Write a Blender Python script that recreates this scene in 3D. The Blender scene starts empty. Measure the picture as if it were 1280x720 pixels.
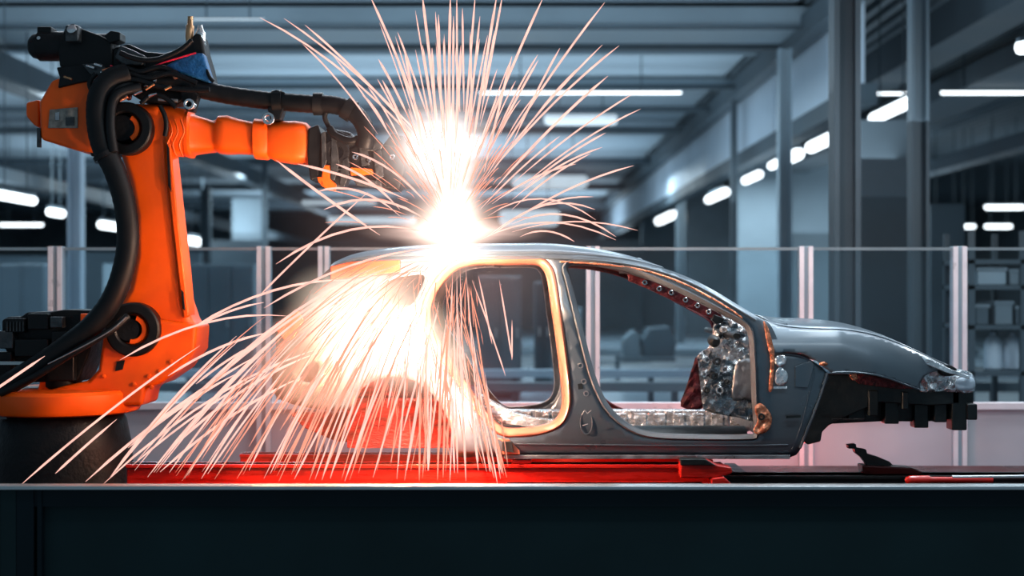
import bpy, bmesh, math, random
from mathutils import Vector, Matrix
from mathutils.geometry import delaunay_2d_cdt

random.seed(7)
SC = bpy.context.scene
COL = SC.collection
FPX, H = 1750.0, 1.75          # focal length in pixels of the 1280 px frame, eye height


def P(px, py, y):
    """a measured point of the photograph placed at its real distance y (metres)"""
    return Vector(((px - 640) * y / FPX, y, H - (py - 360) * y / FPX))


# ------------------------------------------------------------------ objects
def setp(o, label=None, cat=None, group=None, kind=None):
    if label: o['label'] = label
    if cat: o['category'] = cat
    if group: o['group'] = group
    if kind: o['kind'] = kind
    return o


def empty(name, loc, label, cat, group=None):
    o = bpy.data.objects.new(name, None)
    COL.objects.link(o)
    o.location = loc
    o.empty_display_size = 0.2
    return setp(o, label, cat, group)


class MB:
    """collects shapes in world space; build() links them as one mesh object"""
    def __init__(s):
        s.v = []; s.f = []

    def add(s, vs, fs):
        n = len(s.v)
        s.v += [Vector(v) for v in vs]
        s.f += [tuple(i + n for i in f) for f in fs]
        return s

    def box(s, a, b):
        x0, x1 = sorted((a[0], b[0])); y0, y1 = sorted((a[1], b[1])); z0, z1 = sorted((a[2], b[2]))
        vs = [(x, y, z) for x in (x0, x1) for y in (y0, y1) for z in (z0, z1)]
        return s.add(vs, [(0, 1, 3, 2), (4, 6, 7, 5), (0, 4, 5, 1), (2, 3, 7, 6), (0, 2, 6, 4), (1, 5, 7, 3)])

    def pbox(s, x0, y0, x1, y1, ya, yb):
        """box whose front face (at distance ya) covers the measured rectangle"""
        a = P(x0, y0, ya); b = P(x1, y1, ya)
        return s.box((a.x, ya, a.z), (b.x, yb, b.z))

    def slab(s, poly, ya, yb):
        """measured outline with real thickness ya..yb"""
        pts = [P(x, y, ya) for x, y in poly]
        n = len(pts)
        vs = pts + [Vector((p.x, yb, p.z)) for p in pts]
        fs = [tuple(range(n)), tuple(range(2 * n - 1, n - 1, -1))]
        fs += [(i, i + n, (i + 1) % n + n, (i + 1) % n) for i in range(n)]
        return s.add(vs, fs)

    def rings(s, rings, cap=True, closed=True):
        n = len(rings[0]); vs = [p for r in rings for p in r]; fs = []
        for k in range(len(rings) - 1):
            for i in range(n if closed else n - 1):
                j = (i + 1) % n
                fs.append((k * n + i, k * n + j, (k + 1) * n + j, (k + 1) * n + i))
        if cap and closed:
            fs.append(tuple(range(n))[::-1]); m = (len(rings) - 1) * n
            fs.append(tuple(range(m, m + n)))
        return s.add(vs, fs)

    def lathe(s, c, axis, prof, n=32):
        """profile of (distance along axis, radius) around axis through c"""
        c = Vector(c); ax = Vector(axis).normalized()
        u = ax.orthogonal().normalized(); w = ax.cross(u)
        R = []
        for d, r in prof:
            R.append([c + ax * d + (u * math.cos(t) + w * math.sin(t)) * max(r, 1e-4)
                      for t in [2 * math.pi * i / n for i in range(n)]])
        return s.rings(R)

    def annulus_y(s, px, py, r0, r1, ya, yb, n=40, a0=0, a1=360):
        """flat ring facing the camera side, radii in measured pixels at ya"""
        c = P(px, py, ya); k = ya / FPX; r0 *= k; r1 *= k; m = (r1 - r0) * 0.15
        full = abs(a1 - a0) >= 360
        N = n if full else n + 1
        prof = [(r0, yb), (r0, ya + m), (r0 + m, ya), (r1 - m, ya), (r1, ya + m), (r1, yb)]
        vs = []; fs = []
        for i in range(N):
            t = math.radians(a0 + (a1 - a0) * i / n)
            for r, y in prof:
                vs.append((c.x + r * math.cos(t), y, c.z + r * math.sin(t)))
        q = len(prof)
        for i in range(n):
            j = (i + 1) % N
            for k2 in range(q):
                k3 = (k2 + 1) % q
                fs.append((i * q + k2, i * q + k3, j * q + k3, j * q + k2))
        if not full:
            fs += [tuple(range(q)), tuple(range((N - 1) * q, N * q))]
        return s.add(vs, fs)

    def tube(s, pts, r, n=10, taper=None, ribs=0):
        pts = [Vector(p) for p in pts]
        R = []; prev = None
        for i, p in enumerate(pts):
            d = (pts[min(i + 1, len(pts) - 1)] - pts[max(i - 1, 0)])
            if d.length < 1e-6: d = Vector((0, 0, 1))
            d.normalize()
            if prev is None:
                u = d.orthogonal().normalized()
            else:
                u = (prev - d * prev.dot(d))
                u = u.normalized() if u.length > 1e-6 else d.orthogonal().normalized()
            prev = u; w = d.cross(u)
            rr = r * (taper[i] if taper else 1.0)
            if ribs: rr *= 1 + ribs * (i % 2)
            R.append([p + (u * math.cos(t) + w * math.sin(t)) * rr for t in [2 * math.pi * k / n for k in range(n)]])
        return s.rings(R)

    def build(s, name, m, parent=None, bevel=0, smooth=True, seg=2, solid=0, angle=40, flip=True):
        me = bpy.data.meshes.new(name)
        org = parent.matrix_world_store if hasattr(parent, 'x') else None
        loc = Vector((0, 0, 0))
        if parent is not None:
            q = parent
            while q is not None:
                loc += q.location; q = q.parent
            base = loc; here = Vector((0, 0, 0))
        else:
            lo = Vector((min(v.x for v in s.v), min(v.y for v in s.v), min(v.z for v in s.v)))
            hi = Vector((max(v.x for v in s.v), max(v.y for v in s.v), max(v.z for v in s.v)))
            here = Vector(((lo.x + hi.x) / 2, (lo.y + hi.y) / 2, lo.z)); base = here
        me.from_pydata([v - base for v in s.v], [], s.f)
        if flip:
            bm = bmesh.new(); bm.from_mesh(me)
            bmesh.ops.recalc_face_normals(bm, faces=bm.faces)
            bm.to_mesh(me); bm.free()
        me.materials.append(m)
        o = bpy.data.objects.new(name, me)
        COL.objects.link(o)
        o.location = here
        if parent is not None: o.parent = parent
        if smooth:
            me.shade_smooth()
            me.set_sharp_from_angle(angle=math.radians(angle))
        if solid:
            md = o.modifiers.new('thickness', 'SOLIDIFY'); md.thickness = solid; md.offset = 0
        if bevel:
            md = o.modifiers.new('edge', 'BEVEL'); md.width = bevel; md.segments = seg
            md.limit_method = 'ANGLE'; md.angle_limit = math.radians(35); md.harden_normals = True
        return o


def spline(pts, k=8, closed=False):
    pts = [Vector(p) for p in pts]; n = len(pts); out = []
    rng = range(n if closed else n - 1)
    for i in rng:
        if closed:
            p0, p1, p2, p3 = pts[(i - 1) % n], pts[i], pts[(i + 1) % n], pts[(i + 2) % n]
        else:
            p0, p1, p2, p3 = pts[max(i - 1, 0)], pts[i], pts[i + 1], pts[min(i + 2, n - 1)]
        for j in range(k):
            t = j / k
            out.append(0.5 * ((2 * p1) + (p2 - p0) * t + (2 * p0 - 5 * p1 + 4 * p2 - p3) * t * t + (3 * p1 - p0 - 3 * p2 + p3) * t ** 3))
    if not closed: out.append(pts[-1])
    return out


# ------------------------------------------------------------------ materials
def mat(name, col, rough=0.5, metal=0.0, var=0.15, scale=6.0, bump=0.0, bscale=40.0, emit=None, estr=0.0,
        coat=0.0, alpha=None, trans=0.0, rvar=0.1, spec=0.5, stretch=None):
    m = bpy.data.materials.new(name); m.use_nodes = True
    nt = m.node_tree; b = nt.nodes['Principled BSDF']
    tc = nt.nodes.new('ShaderNodeTexCoord')
    mp = nt.nodes.new('ShaderNodeMapping')
    if stretch: mp.inputs['Scale'].default_value = stretch
    nt.links.new(tc.outputs['Object'], mp.inputs['Vector'])
    nz = nt.nodes.new('ShaderNodeTexNoise'); nz.inputs['Scale'].default_value = scale; nz.inputs['Detail'].default_value = 5
    nt.links.new(mp.outputs[0], nz.inputs['Vector'])
    mr = nt.nodes.new('ShaderNodeMapRange')
    mr.inputs['From Min'].default_value = 0.3; mr.inputs['From Max'].default_value = 0.7
    mr.inputs['To Min'].default_value = 1 - var; mr.inputs['To Max'].default_value = 1 + var
    nt.links.new(nz.outputs['Fac'], mr.inputs['Value'])
    mx = nt.nodes.new('ShaderNodeMix'); mx.data_type = 'RGBA'; mx.blend_type = 'MULTIPLY'
    mx.inputs['Factor'].default_value = 1.0
    mx.inputs[6].default_value = (*col, 1)
    nt.links.new(mr.outputs[0], mx.inputs[7])
    nt.links.new(mx.outputs[2], b.inputs['Base Color'])
    r2 = nt.nodes.new('ShaderNodeMapRange')
    r2.inputs['From Min'].default_value = 0.3; r2.inputs['From Max'].default_value = 0.7
    r2.inputs['To Min'].default_value = max(0.02, rough - rvar); r2.inputs['To Max'].default_value = min(1, rough + rvar)
    nt.links.new(nz.outputs['Fac'], r2.inputs['Value']); nt.links.new(r2.outputs[0], b.inputs['Roughness'])
    b.inputs['Metallic'].default_value = metal
    b.inputs['Specular IOR Level'].default_value = spec
    b.inputs['Coat Weight'].default_value = coat
    b.inputs['Coat Roughness'].default_value = 0.12
    b.inputs['Transmission Weight'].default_value = trans
    if alpha is not None: b.inputs['Alpha'].default_value = alpha
    if emit:
        b.inputs['Emission Color'].default_value = (*emit, 1); b.inputs['Emission Strength'].default_value = estr
    if bump:
        n2 = nt.nodes.new('ShaderNodeTexNoise'); n2.inputs['Scale'].default_value = bscale; n2.inputs['Detail'].default_value = 3
        nt.links.new(mp.outputs[0], n2.inputs['Vector'])
        bp = nt.nodes.new('ShaderNodeBump'); bp.inputs['Strength'].default_value = bump; bp.inputs['Distance'].default_value = 0.02
        nt.links.new(n2.outputs['Fac'], bp.inputs['Height']); nt.links.new(bp.outputs[0], b.inputs['Normal'])
    return m


M = dict(
    orange=mat('orange_robot_paint', (0.88, 0.105, 0.003), 0.45, var=0.08, coat=0.06, spec=.3, scale=4),
    orange_plate=mat('name_plate_grey', (0.2, 0.19, 0.17), 0.5, var=0.4, scale=30),
    black=mat('black_rubber', (0.0035, 0.0045, 0.006), 0.5, var=0.3, scale=12, spec=.25),
    blackmetal=mat('black_cast_metal', (0.006, 0.007, 0.009), 0.5, metal=0.1, var=0.4, scale=14, bump=0.2, spec=.25),
    darkgrey=mat('dark_grey_metal', (0.05, 0.055, 0.06), 0.4, metal=0.6, var=0.4, scale=20, bump=0.3),
    chrome=mat('bright_fitting_metal', (0.7, 0.7, 0.72), 0.22, metal=1.0, var=0.3, scale=20),
    brass=mat('brass_fitting', (0.55, 0.3, 0.16), 0.3, metal=1.0, var=0.2),
    blue=mat('blue_cable_jacket', (0.01, 0.10, 0.28), 0.4, var=0.4, scale=25, bump=0.4, bscale=60),
    redcable=mat('red_cable_jacket', (0.6, 0.01, 0.04), 0.4),
    car=mat('bare_grey_car_steel', (0.105, 0.14, 0.17), 0.36, metal=0.4, var=0.06, scale=3, coat=0.25),
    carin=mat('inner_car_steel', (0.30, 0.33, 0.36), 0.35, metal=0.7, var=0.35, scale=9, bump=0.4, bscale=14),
    flange=mat('door_flange_spark_glow', (0.45, 0.15, 0.09), 0.4, metal=0.15, var=0.05, coat=0.1),  # grey flange with the orange spark reflection put into its base colour
    flange2=mat('door_rim_grey_steel', (0.09, 0.105, 0.12), 0.6, metal=0.1, var=0.1),
    tail=mat('tail_orange_glow_steel', (0.5, 0.045, 0.015), 0.4, var=.2),  # orange spark light on the tail, put into the colour
    crink=mat('crinkled_bright_sheet_steel', (0.72, 0.76, 0.80), 0.25, metal=0.75, var=0.3, scale=14, bump=1.0, bscale=22),
    rust=mat('red_primer_steel', (0.10, 0.012, 0.016), 0.45, metal=0.3, var=0.7, scale=28, bump=0.8, bscale=30),
    copper_glow=mat('copper_and_spark_glow_metal', (0.85, 0.30, 0.16), 0.25, metal=0.6, var=0.5, scale=25, bump=0.9, bscale=30),  # copper fittings; also orange spark reflection painted on car body edges
    bay=mat('black_engine_bay_steel', (0.012, 0.017, 0.019), 0.45, metal=0.3, var=0.5, scale=8, bump=0.4, bscale=10),
    red=mat('red_glow_steel', (0.55, 0.012, 0.006), 0.3, var=0.35, scale=5, stretch=(0.6, 3, 6), coat=0.4),  # red light under the car, put into the skid colour
    red2=mat('dark_red_glow_steel', (0.22, 0.008, 0.005), 0.4, var=0.8, scale=11, stretch=(1, 1, 3), bump=.5),  # darker red glow put into the low rail and wheelhouse colour
    deck=mat('dark_red_glow_deck_plate', (0.05, 0.006, 0.006), 0.32, metal=0.3, var=0.5, scale=3),  # dark deck with the red reflections put into its colour
    guard=mat('near_black_teal_panel', (0.009, 0.021, 0.024), 0.7, var=0.2, scale=1.5, spec=.12),
    guardf=mat('black_guard_frame', (0.004, 0.010, 0.014), 0.6, var=0.2, scale=2, spec=.12),
    alu=mat('brushed_aluminium_edge', (0.42, 0.46, 0.48), 0.35, metal=0.8, var=0.04, rvar=.03),
    post=mat('pale_aluminium_post', (0.85, 0.77, 0.79), 0.35, metal=0.2, var=0.06),
    kick=mat('pale_grey_kick_panel', (0.47, 0.44, 0.47), 0.5, var=0.1, scale=1),
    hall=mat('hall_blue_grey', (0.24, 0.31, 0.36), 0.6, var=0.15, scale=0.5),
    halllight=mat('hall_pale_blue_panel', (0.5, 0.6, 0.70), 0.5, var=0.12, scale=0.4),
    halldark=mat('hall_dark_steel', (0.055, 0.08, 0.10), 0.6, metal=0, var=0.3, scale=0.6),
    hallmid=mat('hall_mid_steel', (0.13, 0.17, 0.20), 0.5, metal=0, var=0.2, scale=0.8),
    floor=mat('hall_floor_paint', (0.16, 0.20, 0.235), 0.3, var=0.2, scale=0.3),
    ceil=mat('ceiling_sheet', (0.36, 0.45, 0.52), 0.7, var=0.12, scale=0.25, stretch=(0.3, 1, 1)),
    lamp=mat('lamp_tube', (0.9, 0.9, 0.9), 0.4, emit=(0.86, 0.95, 1.0), estr=3.5),
    lampdim=mat('lamp_tube_soft', (0.9, 0.9, 0.9), 0.4, emit=(0.75, 0.9, 1.0), estr=.45),
)


def glassmat():
    m = bpy.data.materials.new('clear_safety_glass'); m.use_nodes = True
    nt = m.node_tree; nt.nodes.clear()
    o = nt.nodes.new('ShaderNodeOutputMaterial'); t = nt.nodes.new('ShaderNodeBsdfTransparent')
    t.inputs[0].default_value = (0.86, 0.91, 0.93, 1)
    g = nt.nodes.new('ShaderNodeBsdfGlossy'); g.inputs['Roughness'].default_value = 0.3
    n = nt.nodes.new('ShaderNodeTexNoise'); n.inputs['Scale'].default_value = 1.2
    mr = nt.nodes.new('ShaderNodeMapRange'); mr.inputs['To Min'].default_value = 0.01; mr.inputs['To Max'].default_value = 0.03
    nt.links.new(n.outputs['Fac'], mr.inputs[0])
    mx = nt.nodes.new('ShaderNodeMixShader')
    nt.links.new(mr.outputs[0], mx.inputs[0]); nt.links.new(t.outputs[0], mx.inputs[1]); nt.links.new(g.outputs[0], mx.inputs[2])
    nt.links.new(mx.outputs[0], o.inputs[0])
    return m


def emitmat(name, col, s):
    m = bpy.data.materials.new(name); m.use_nodes = True
    nt = m.node_tree; nt.nodes.clear()
    o = nt.nodes.new('ShaderNodeOutputMaterial'); e = nt.nodes.new('ShaderNodeEmission')
    n = nt.nodes.new('ShaderNodeTexNoise'); n.inputs['Scale'].default_value = 6
    mr = nt.nodes.new('ShaderNodeMapRange'); mr.inputs['To Min'].default_value = s * 0.6; mr.inputs['To Max'].default_value = s * 1.4
    nt.links.new(n.outputs['Fac'], mr.inputs[0]); nt.links.new(mr.outputs[0], e.inputs[1])
    e.inputs[0].default_value = (*col, 1)
    nt.links.new(e.outputs[0], o.inputs[0])
    return m


def glowmat(name, col, s, power, noise=0.0, nscale=3.0):
    """glow volume for bloom and lit smoke: emission falling off from the middle of a unit sphere"""
    m = bpy.data.materials.new(name); m.use_nodes = True
    nt = m.node_tree; nt.nodes.clear(); L = nt.links
    o = nt.nodes.new('ShaderNodeOutputMaterial'); e = nt.nodes.new('ShaderNodeEmission'); e.inputs[0].default_value = (*col, 1)
    tc = nt.nodes.new('ShaderNodeTexCoord')
    ln = nt.nodes.new('ShaderNodeVectorMath'); ln.operation = 'LENGTH'; L.new(tc.outputs['Object'], ln.inputs[0])
    sb = nt.nodes.new('ShaderNodeMath'); sb.operation = 'SUBTRACT'; sb.use_clamp = True; sb.inputs[0].default_value = 1; L.new(ln.outputs['Value'], sb.inputs[1])
    pw = nt.nodes.new('ShaderNodeMath'); pw.operation = 'POWER'; L.new(sb.outputs[0], pw.inputs[0]); pw.inputs[1].default_value = power
    ml = nt.nodes.new('ShaderNodeMath'); ml.operation = 'MULTIPLY'; L.new(pw.outputs[0], ml.inputs[0]); ml.inputs[1].default_value = s
    last = ml
    if noise:
        nz = nt.nodes.new('ShaderNodeTexNoise'); nz.inputs['Scale'].default_value = nscale; nz.inputs['Detail'].default_value = 4
        L.new(tc.outputs['Object'], nz.inputs['Vector'])
        mr = nt.nodes.new('ShaderNodeMapRange'); mr.inputs['From Min'].default_value = 0.3; mr.inputs['From Max'].default_value = 0.7
        mr.inputs['To Min'].default_value = 1 - noise; mr.inputs['To Max'].default_value = 1 + noise
        L.new(nz.outputs['Fac'], mr.inputs[0])
        m2 = nt.nodes.new('ShaderNodeMath'); m2.operation = 'MULTIPLY'; L.new(ml.outputs[0], m2.inputs[0]); L.new(mr.outputs[0], m2.inputs[1]); last = m2
    L.new(last.outputs[0], e.inputs[1]); L.new(e.outputs[0], o.inputs['Volume'])
    return m


M['glass'] = glassmat()
M['spark'] = emitmat('white_hot_spark', (1.0, 0.53, 0.44), 1.4)
M['spark2'] = emitmat('orange_hot_spark', (1.0, 0.37, 0.25), 1.2)
M['core'] = emitmat('arc_core', (1.0, 0.93, 0.85), 60)

# ------------------------------------------------------------------ camera
cam = bpy.data.cameras.new('camera'); co = bpy.data.objects.new('camera', cam); COL.objects.link(co)
co.location = (0, 0, H); co.rotation_euler = (math.radians(90), 0, 0)
cam.sensor_width = 36; cam.lens = 36 * FPX / 1280; cam.clip_end = 300; cam.clip_start = 0.05
cam.dof.use_dof = True; cam.dof.focus_distance = 8.5; cam.dof.aperture_fstop = 1.0
SC.camera = co

# ------------------------------------------------------------------ the hall
def struct(mb, name, m, **k):
    return setp(mb.build(name, m, None, **k), kind='structure')


ZC = 6.0
struct(MB().box((-34, 10.4, -0.2), (34, 90, 0.0)), 'floor', M['floor'])
# ceiling: a deck with ribs running away from the camera on the right bay
struct(MB().box((-34, 6, ZC + 0.35), (4.6, 90, ZC + 0.55)), 'ceiling', M['ceil'])
c = MB(); x = 4.7
while x < 26:
    c.box((x, 6, ZC + 0.3), (x + 0.12, 90, ZC + 0.45)); x += 0.30
c.box((4.6, 6, ZC + 0.45), (34, 90, ZC + 0.6))
struct(c, 'ceiling_ribbed', M['hallmid'])
struct(MB().box((-34, 88, 0), (34, 88.4, 8)), 'wall_back', M['hallmid'])
struct(MB().box((26, 8, 0), (26.3, 88, 8)), 'wall_right', M['hallmid'])
struct(MB().box((-30.3, 30, 0), (-30, 88, 8)), 'wall_left', M['hallmid'])

# cross beams under the ceiling (each spans the hall)
for i, (y, zb, dp, wd, m) in enumerate([
        (19.2, 6.12, 0.12, 0.1, 'hall'), (22.3, 5.87, 0.05, 0.05, 'halldark'), (22.4, 5.95, 0.3, 1.7, 'hall'), (24.2, 5.87, 0.10, 0.12, 'halldark'), (26.6, 6.2, 0.1, 0.2, 'hall'),
        (29.0, 5.87, 0.10, 0.12, 'halldark'), (30.4, 6.1, 0.2, 0.3, 'hall'), (32.7, 5.87, 0.13, 0.2, 'halldark'), (38.5, 6.0, 0.2, 0.3, 'hallmid'),
        (46.8, 5.87, 0.24, 0.2, 'halldark'), (58, 5.8, 0.3, 0.4, 'hallmid'), (70, 5.7, 0.4, 0.4, 'halldark')]):
    struct(MB().box((-30, y, zb), (4.9, y + wd, zb + dp)), 'beam_cross', M[m])
# long girders
for (x0, x1, z0, z1, m) in [(4.62, 4.9, 5.75, 6.1, 'halldark'), (4.98, 5.3, 4.42, 4.72, 'halldark'),
                            (6.9, 7.6, 5.7, 6.3, 'halldark'), (8.7, 9.9, 5.6, 6.0, 'halldark'), (12.5, 13.0, 5.2, 5.6, 'halldark'),
                            (-8.9, -8.5, 5.2, 5.7, 'halldark'), (-12.0, -11.6, 4.2, 4.5, 'hallmid')]:
    struct(MB().box((x0, 20.3 if 4.9 < x0 < 5 else 11 if x0 > 0 else 16, z0), (x1, 86, z1)), 'beam_long', M[m])
# pale fascia panels between the girders
for i in range(9):
    y = 20.3 + i * 6.4
    struct(MB().box((5.0, y, 4.72), (5.12, y + 6.3, 5.95)), 'wall_fascia', M['halllight'], bevel=0.01)
# columns
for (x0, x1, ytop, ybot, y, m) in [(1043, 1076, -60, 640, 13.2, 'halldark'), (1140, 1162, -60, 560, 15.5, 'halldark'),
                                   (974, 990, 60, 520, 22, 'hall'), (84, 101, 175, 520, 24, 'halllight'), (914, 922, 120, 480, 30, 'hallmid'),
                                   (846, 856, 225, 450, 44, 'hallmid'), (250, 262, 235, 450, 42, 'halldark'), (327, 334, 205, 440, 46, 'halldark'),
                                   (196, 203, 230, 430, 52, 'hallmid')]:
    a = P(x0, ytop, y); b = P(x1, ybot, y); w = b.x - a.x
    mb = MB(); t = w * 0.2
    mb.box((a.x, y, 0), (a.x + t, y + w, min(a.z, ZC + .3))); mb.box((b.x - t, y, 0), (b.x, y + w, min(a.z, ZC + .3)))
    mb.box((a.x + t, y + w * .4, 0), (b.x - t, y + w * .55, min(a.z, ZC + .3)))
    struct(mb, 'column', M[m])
# pale and dark wall panels standing in the hall behind the glass
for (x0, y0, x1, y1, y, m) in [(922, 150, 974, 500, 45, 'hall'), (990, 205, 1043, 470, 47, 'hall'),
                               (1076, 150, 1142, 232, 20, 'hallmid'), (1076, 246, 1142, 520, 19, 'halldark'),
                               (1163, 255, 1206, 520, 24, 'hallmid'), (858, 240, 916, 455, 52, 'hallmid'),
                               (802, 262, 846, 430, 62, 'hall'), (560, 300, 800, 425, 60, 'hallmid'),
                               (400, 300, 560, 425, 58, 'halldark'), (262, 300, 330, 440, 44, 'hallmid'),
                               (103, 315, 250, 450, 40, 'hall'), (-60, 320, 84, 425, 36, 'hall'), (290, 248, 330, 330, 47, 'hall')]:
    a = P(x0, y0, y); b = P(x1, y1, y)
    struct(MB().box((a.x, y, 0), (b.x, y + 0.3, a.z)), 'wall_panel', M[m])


# ------------------------------------------------------------------ lamps
def tube_lamp(p, half, axis, r, label, group, m='lamp', cat='ceiling lamp', cord=True):
    """hanging tube light: housing, diffuser, two hanging rods"""
    p = Vector(p); ax = Vector(axis).normalized()
    e = empty('ceiling_lamp', p, label, cat, group)
    MB().lathe(p - ax * half, ax, [(0, r * .4), (r * .4, r * .9), (r, r), (2 * half - r, r), (2 * half - r * .4, r * .9), (2 * half, r * .4)], 14).build('diffuser', M[m], e)
    h = MB(); u = Vector((0, 0, 1)); s = Vector((1, 0, 0)) if abs(ax.x) < .5 else Vector((0, 1, 0))
    a, b = p - ax * half * .95, p + ax * half * .95
    h.rings([[q + s * r * .7 + u * r * .8, q - s * r * .7 + u * r * .8, q - s * r * .5 + u * r * 1.5, q + s * r * .5 + u * r * 1.5] for q in (a, b)])
    h.build('housing', M['hallmid'], e)
    if cord:
        for q in (p - ax * half * .6, p + ax * half * .6):
            MB().tube([q + u * r, Vector((q.x, q.y, ZC + .35))], 0.012, 6).build('hanging_rod', M['halldark'], e)
    return e


LR = [(1114, 138, 4.5), (1027, 178, 4.5), (992, 195, 4.5), (969, 205, 4.5), (940, 222, 4.5), (896, 245, 4.5), (831, 273, 4.5), (845, 265, 4.5)]
ORD = ['longest and nearest of the row', 'second nearest, half behind big column', 'third nearest of the row, small and round',
       'fourth, just before pale column', 'fifth of the row, over the pale wall', 'sixth of the row, oval glow', 'last bright one, furthest along the row',
       'tiny faint one just above the row end']
EXT = [(1085, 1142), (1010, 1046), (984, 1001), (962, 975), (929, 951), (882, 909), (820, 840), (841, 850)]
for (px, py, z), w, (xa, xb) in zip(LR, ORD, EXT):
    y = FPX * (z - H) / (360 - py)
    x = (px - 640) * y / FPX
    half = x * FPX * (1 / (xa - 640) - 1 / (xb - 640)) / 2 * .85
    tube_lamp((x, y, z), half, (0, 1, 0), (9 if py < 200 else 6 if py > 200 and py != 265 else 2.5) * y / FPX * .8, 'white tube lamp in receding row beside columns, ' + w, 'tube lamps in the row beside the columns')
for (px, py, xa, xb, r), w in zip([(20, 247, -14, 42, 8), (70, 266, 60, 80, 7), (136, 282, 124, 148, 7), (246, 302, 233, 262, 7)],
                       ['long one at picture edge', 'round one over fence post', 'oval one beside the hose', 'small oval one by the arm']):
    z = 3.2; y = FPX * (z - H) / (360 - py); x = (px - 640) * y / FPX
    half = -x * FPX * (1 / (640 - xb) - 1 / (640 - xa)) / 2 * .85
    tube_lamp((x, y, z), half, (0, 1, 0), r * y / FPX * .75, 'white hanging lamp behind orange robot, ' + w, 'hanging lamps behind the robot')
# cross-wise lamps
for (x0, x1, py, z, r, m, label) in [
        (600, 852, 116, 5.6, 0.022, 'lamp', 'long thin white light line across the ceiling above the spark fan'),
        (1075, 1139, 117, 5.5, 0.022, 'lamp', 'thin white light line between the two big columns'),
        (1176, 1320, 116, 5.5, 0.03, 'lamp', 'long thin white light line right of the second column'),
        (680, 772, 149, 5.5, 0.13, 'lampdim', 'soft wide light strip under the ceiling right of the spark plume'),
        (640, 735, 227, 4.6, 0.2, 'lampdim', 'soft pale light box below the ceiling, right of the sparks'),
        (624, 700, 272, 3.6, 0.24, 'lampdim', 'broad pale light box low behind the car roof'),
        (378, 470, 253, 4.2, 0.06, 'lampdim', 'faint thin strip light above the car tail'),
        (410, 520, 275, 3.6, 0.11, 'lampdim', 'pale strip light low behind the car tail'),
        (0, 54, 281, 3.5, 0.045, 'lamp', 'thin horizontal white tube beneath the hanging lamps at picture edge'),
        (1162, 1200, 279, 3.6, 0.04, 'lamp', 'short thin tube beside the second column'),
        (1201, 1219, 283, 3.5, 0.06, 'lamp', 'very short bright tube low behind the glass'),
        (1231, 1265, 283, 3.5, 0.06, 'lamp', 'lower of two bright tubes stacked at the dark hall corner'),
        (1231, 1280, 259, 3.9, 0.06, 'lamp', 'upper of two bright tubes stacked at the dark hall corner'),
        (240, 330, 24, 6.05, 0.012, 'lampdim', 'thin bright strip at the ceiling above the forearm'),
        (165, 204, 256, 4.2, 0.05, 'lampdim', 'dim short strip right behind the lower arm')]:
    y = FPX * (z - H) / (360 - py)
    a = P(x0, py, y); b = P(x1, py, y)
    tube_lamp((a + b) / 2, (b.x - a.x) / 2, (1, 0, 0), r, label, None, m)
y = 17.5
tube_lamp(P(1300, 55, y), 0.35, (1, .3, 0.22), 0.085, 'bright tilted lamp at the upper right picture corner', None)

# ------------------------------------------------------------------ machines and racks behind the glass
def cabinet(x0, y0, x1, y1, y, depth, m, label, doors=2, name='control_cabinet', cat='cabinet'):
    a = P(x0, y0, y); b = P(x1, y1, y)
    e = empty(name, ((a.x + b.x) / 2, y + depth / 2, 0), label, cat)
    MB().box((a.x, y, 0.08), (b.x, y + depth, a.z)).build('body', M[m], e, bevel=0.02)
    MB().box((a.x + .03, y + .03, 0), (b.x - .03, y + depth - .03, .08)).build('plinth', M['halldark'], e)
    w = (b.x - a.x) / doors
    for i in range(doors):
        d = MB().box((a.x + w * i + .02, y - .02, .12), (a.x + w * (i + 1) - .02, y, a.z - .04)).build('door', M[m], e, bevel=0.01)
        MB().box((a.x + w * (i + 1) - .08, y - .045, a.z * .5), (a.x + w * (i + 1) - .05, y - .02, a.z * .5 + .15)).build('handle', M['alu'], d)
    return e


cabinet(598, 345, 652, 470, 22, .8, 'hallmid', 'dark control cabinet seen through the rear door opening', 2)
cabinet(668, 352, 690, 450, 24, .6, 'halldark', 'narrow dark cabinet just behind the centre pillar of the car')
cabinet(690, 385, 728, 455, 26, .6, 'hallmid', 'low grey cabinet beyond the front door opening')
cabinet(128, 330, 168, 440, 30, .8, 'hall', 'pale grey cabinet behind the robot lower arm')
cabinet(232, 330, 318, 470, 24, .8, 'hallmid', 'wide blue-grey cabinet behind the glass, between robot and car tail', 3)
cabinet(0, 330, 55, 392, 24, .8, 'hall', 'blue-grey cabinet behind the black robot motor', 2)
# small robot-like machine in the windscreen gap
e = empty('floor_machine', P(815, 455, 25), 'dark low machine on the hall floor seen through front door opening', 'machine'); e.location.z = 0
MB().pbox(778, 447, 845, 452, 25, 26.2).build('base_plate', M['halldark'], e, bevel=.02)
MB().slab([(806, 447), (803, 425), (812, 410), (838, 408), (846, 430), (842, 447)], 25.2, 25.9).build('body', M['halldark'], e, bevel=.03)
MB().slab([(780, 447), (778, 425), (792, 412), (800, 420), (800, 447)], 25.2, 25.7).build('arm', M['hallmid'], e, bevel=.03)
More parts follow.
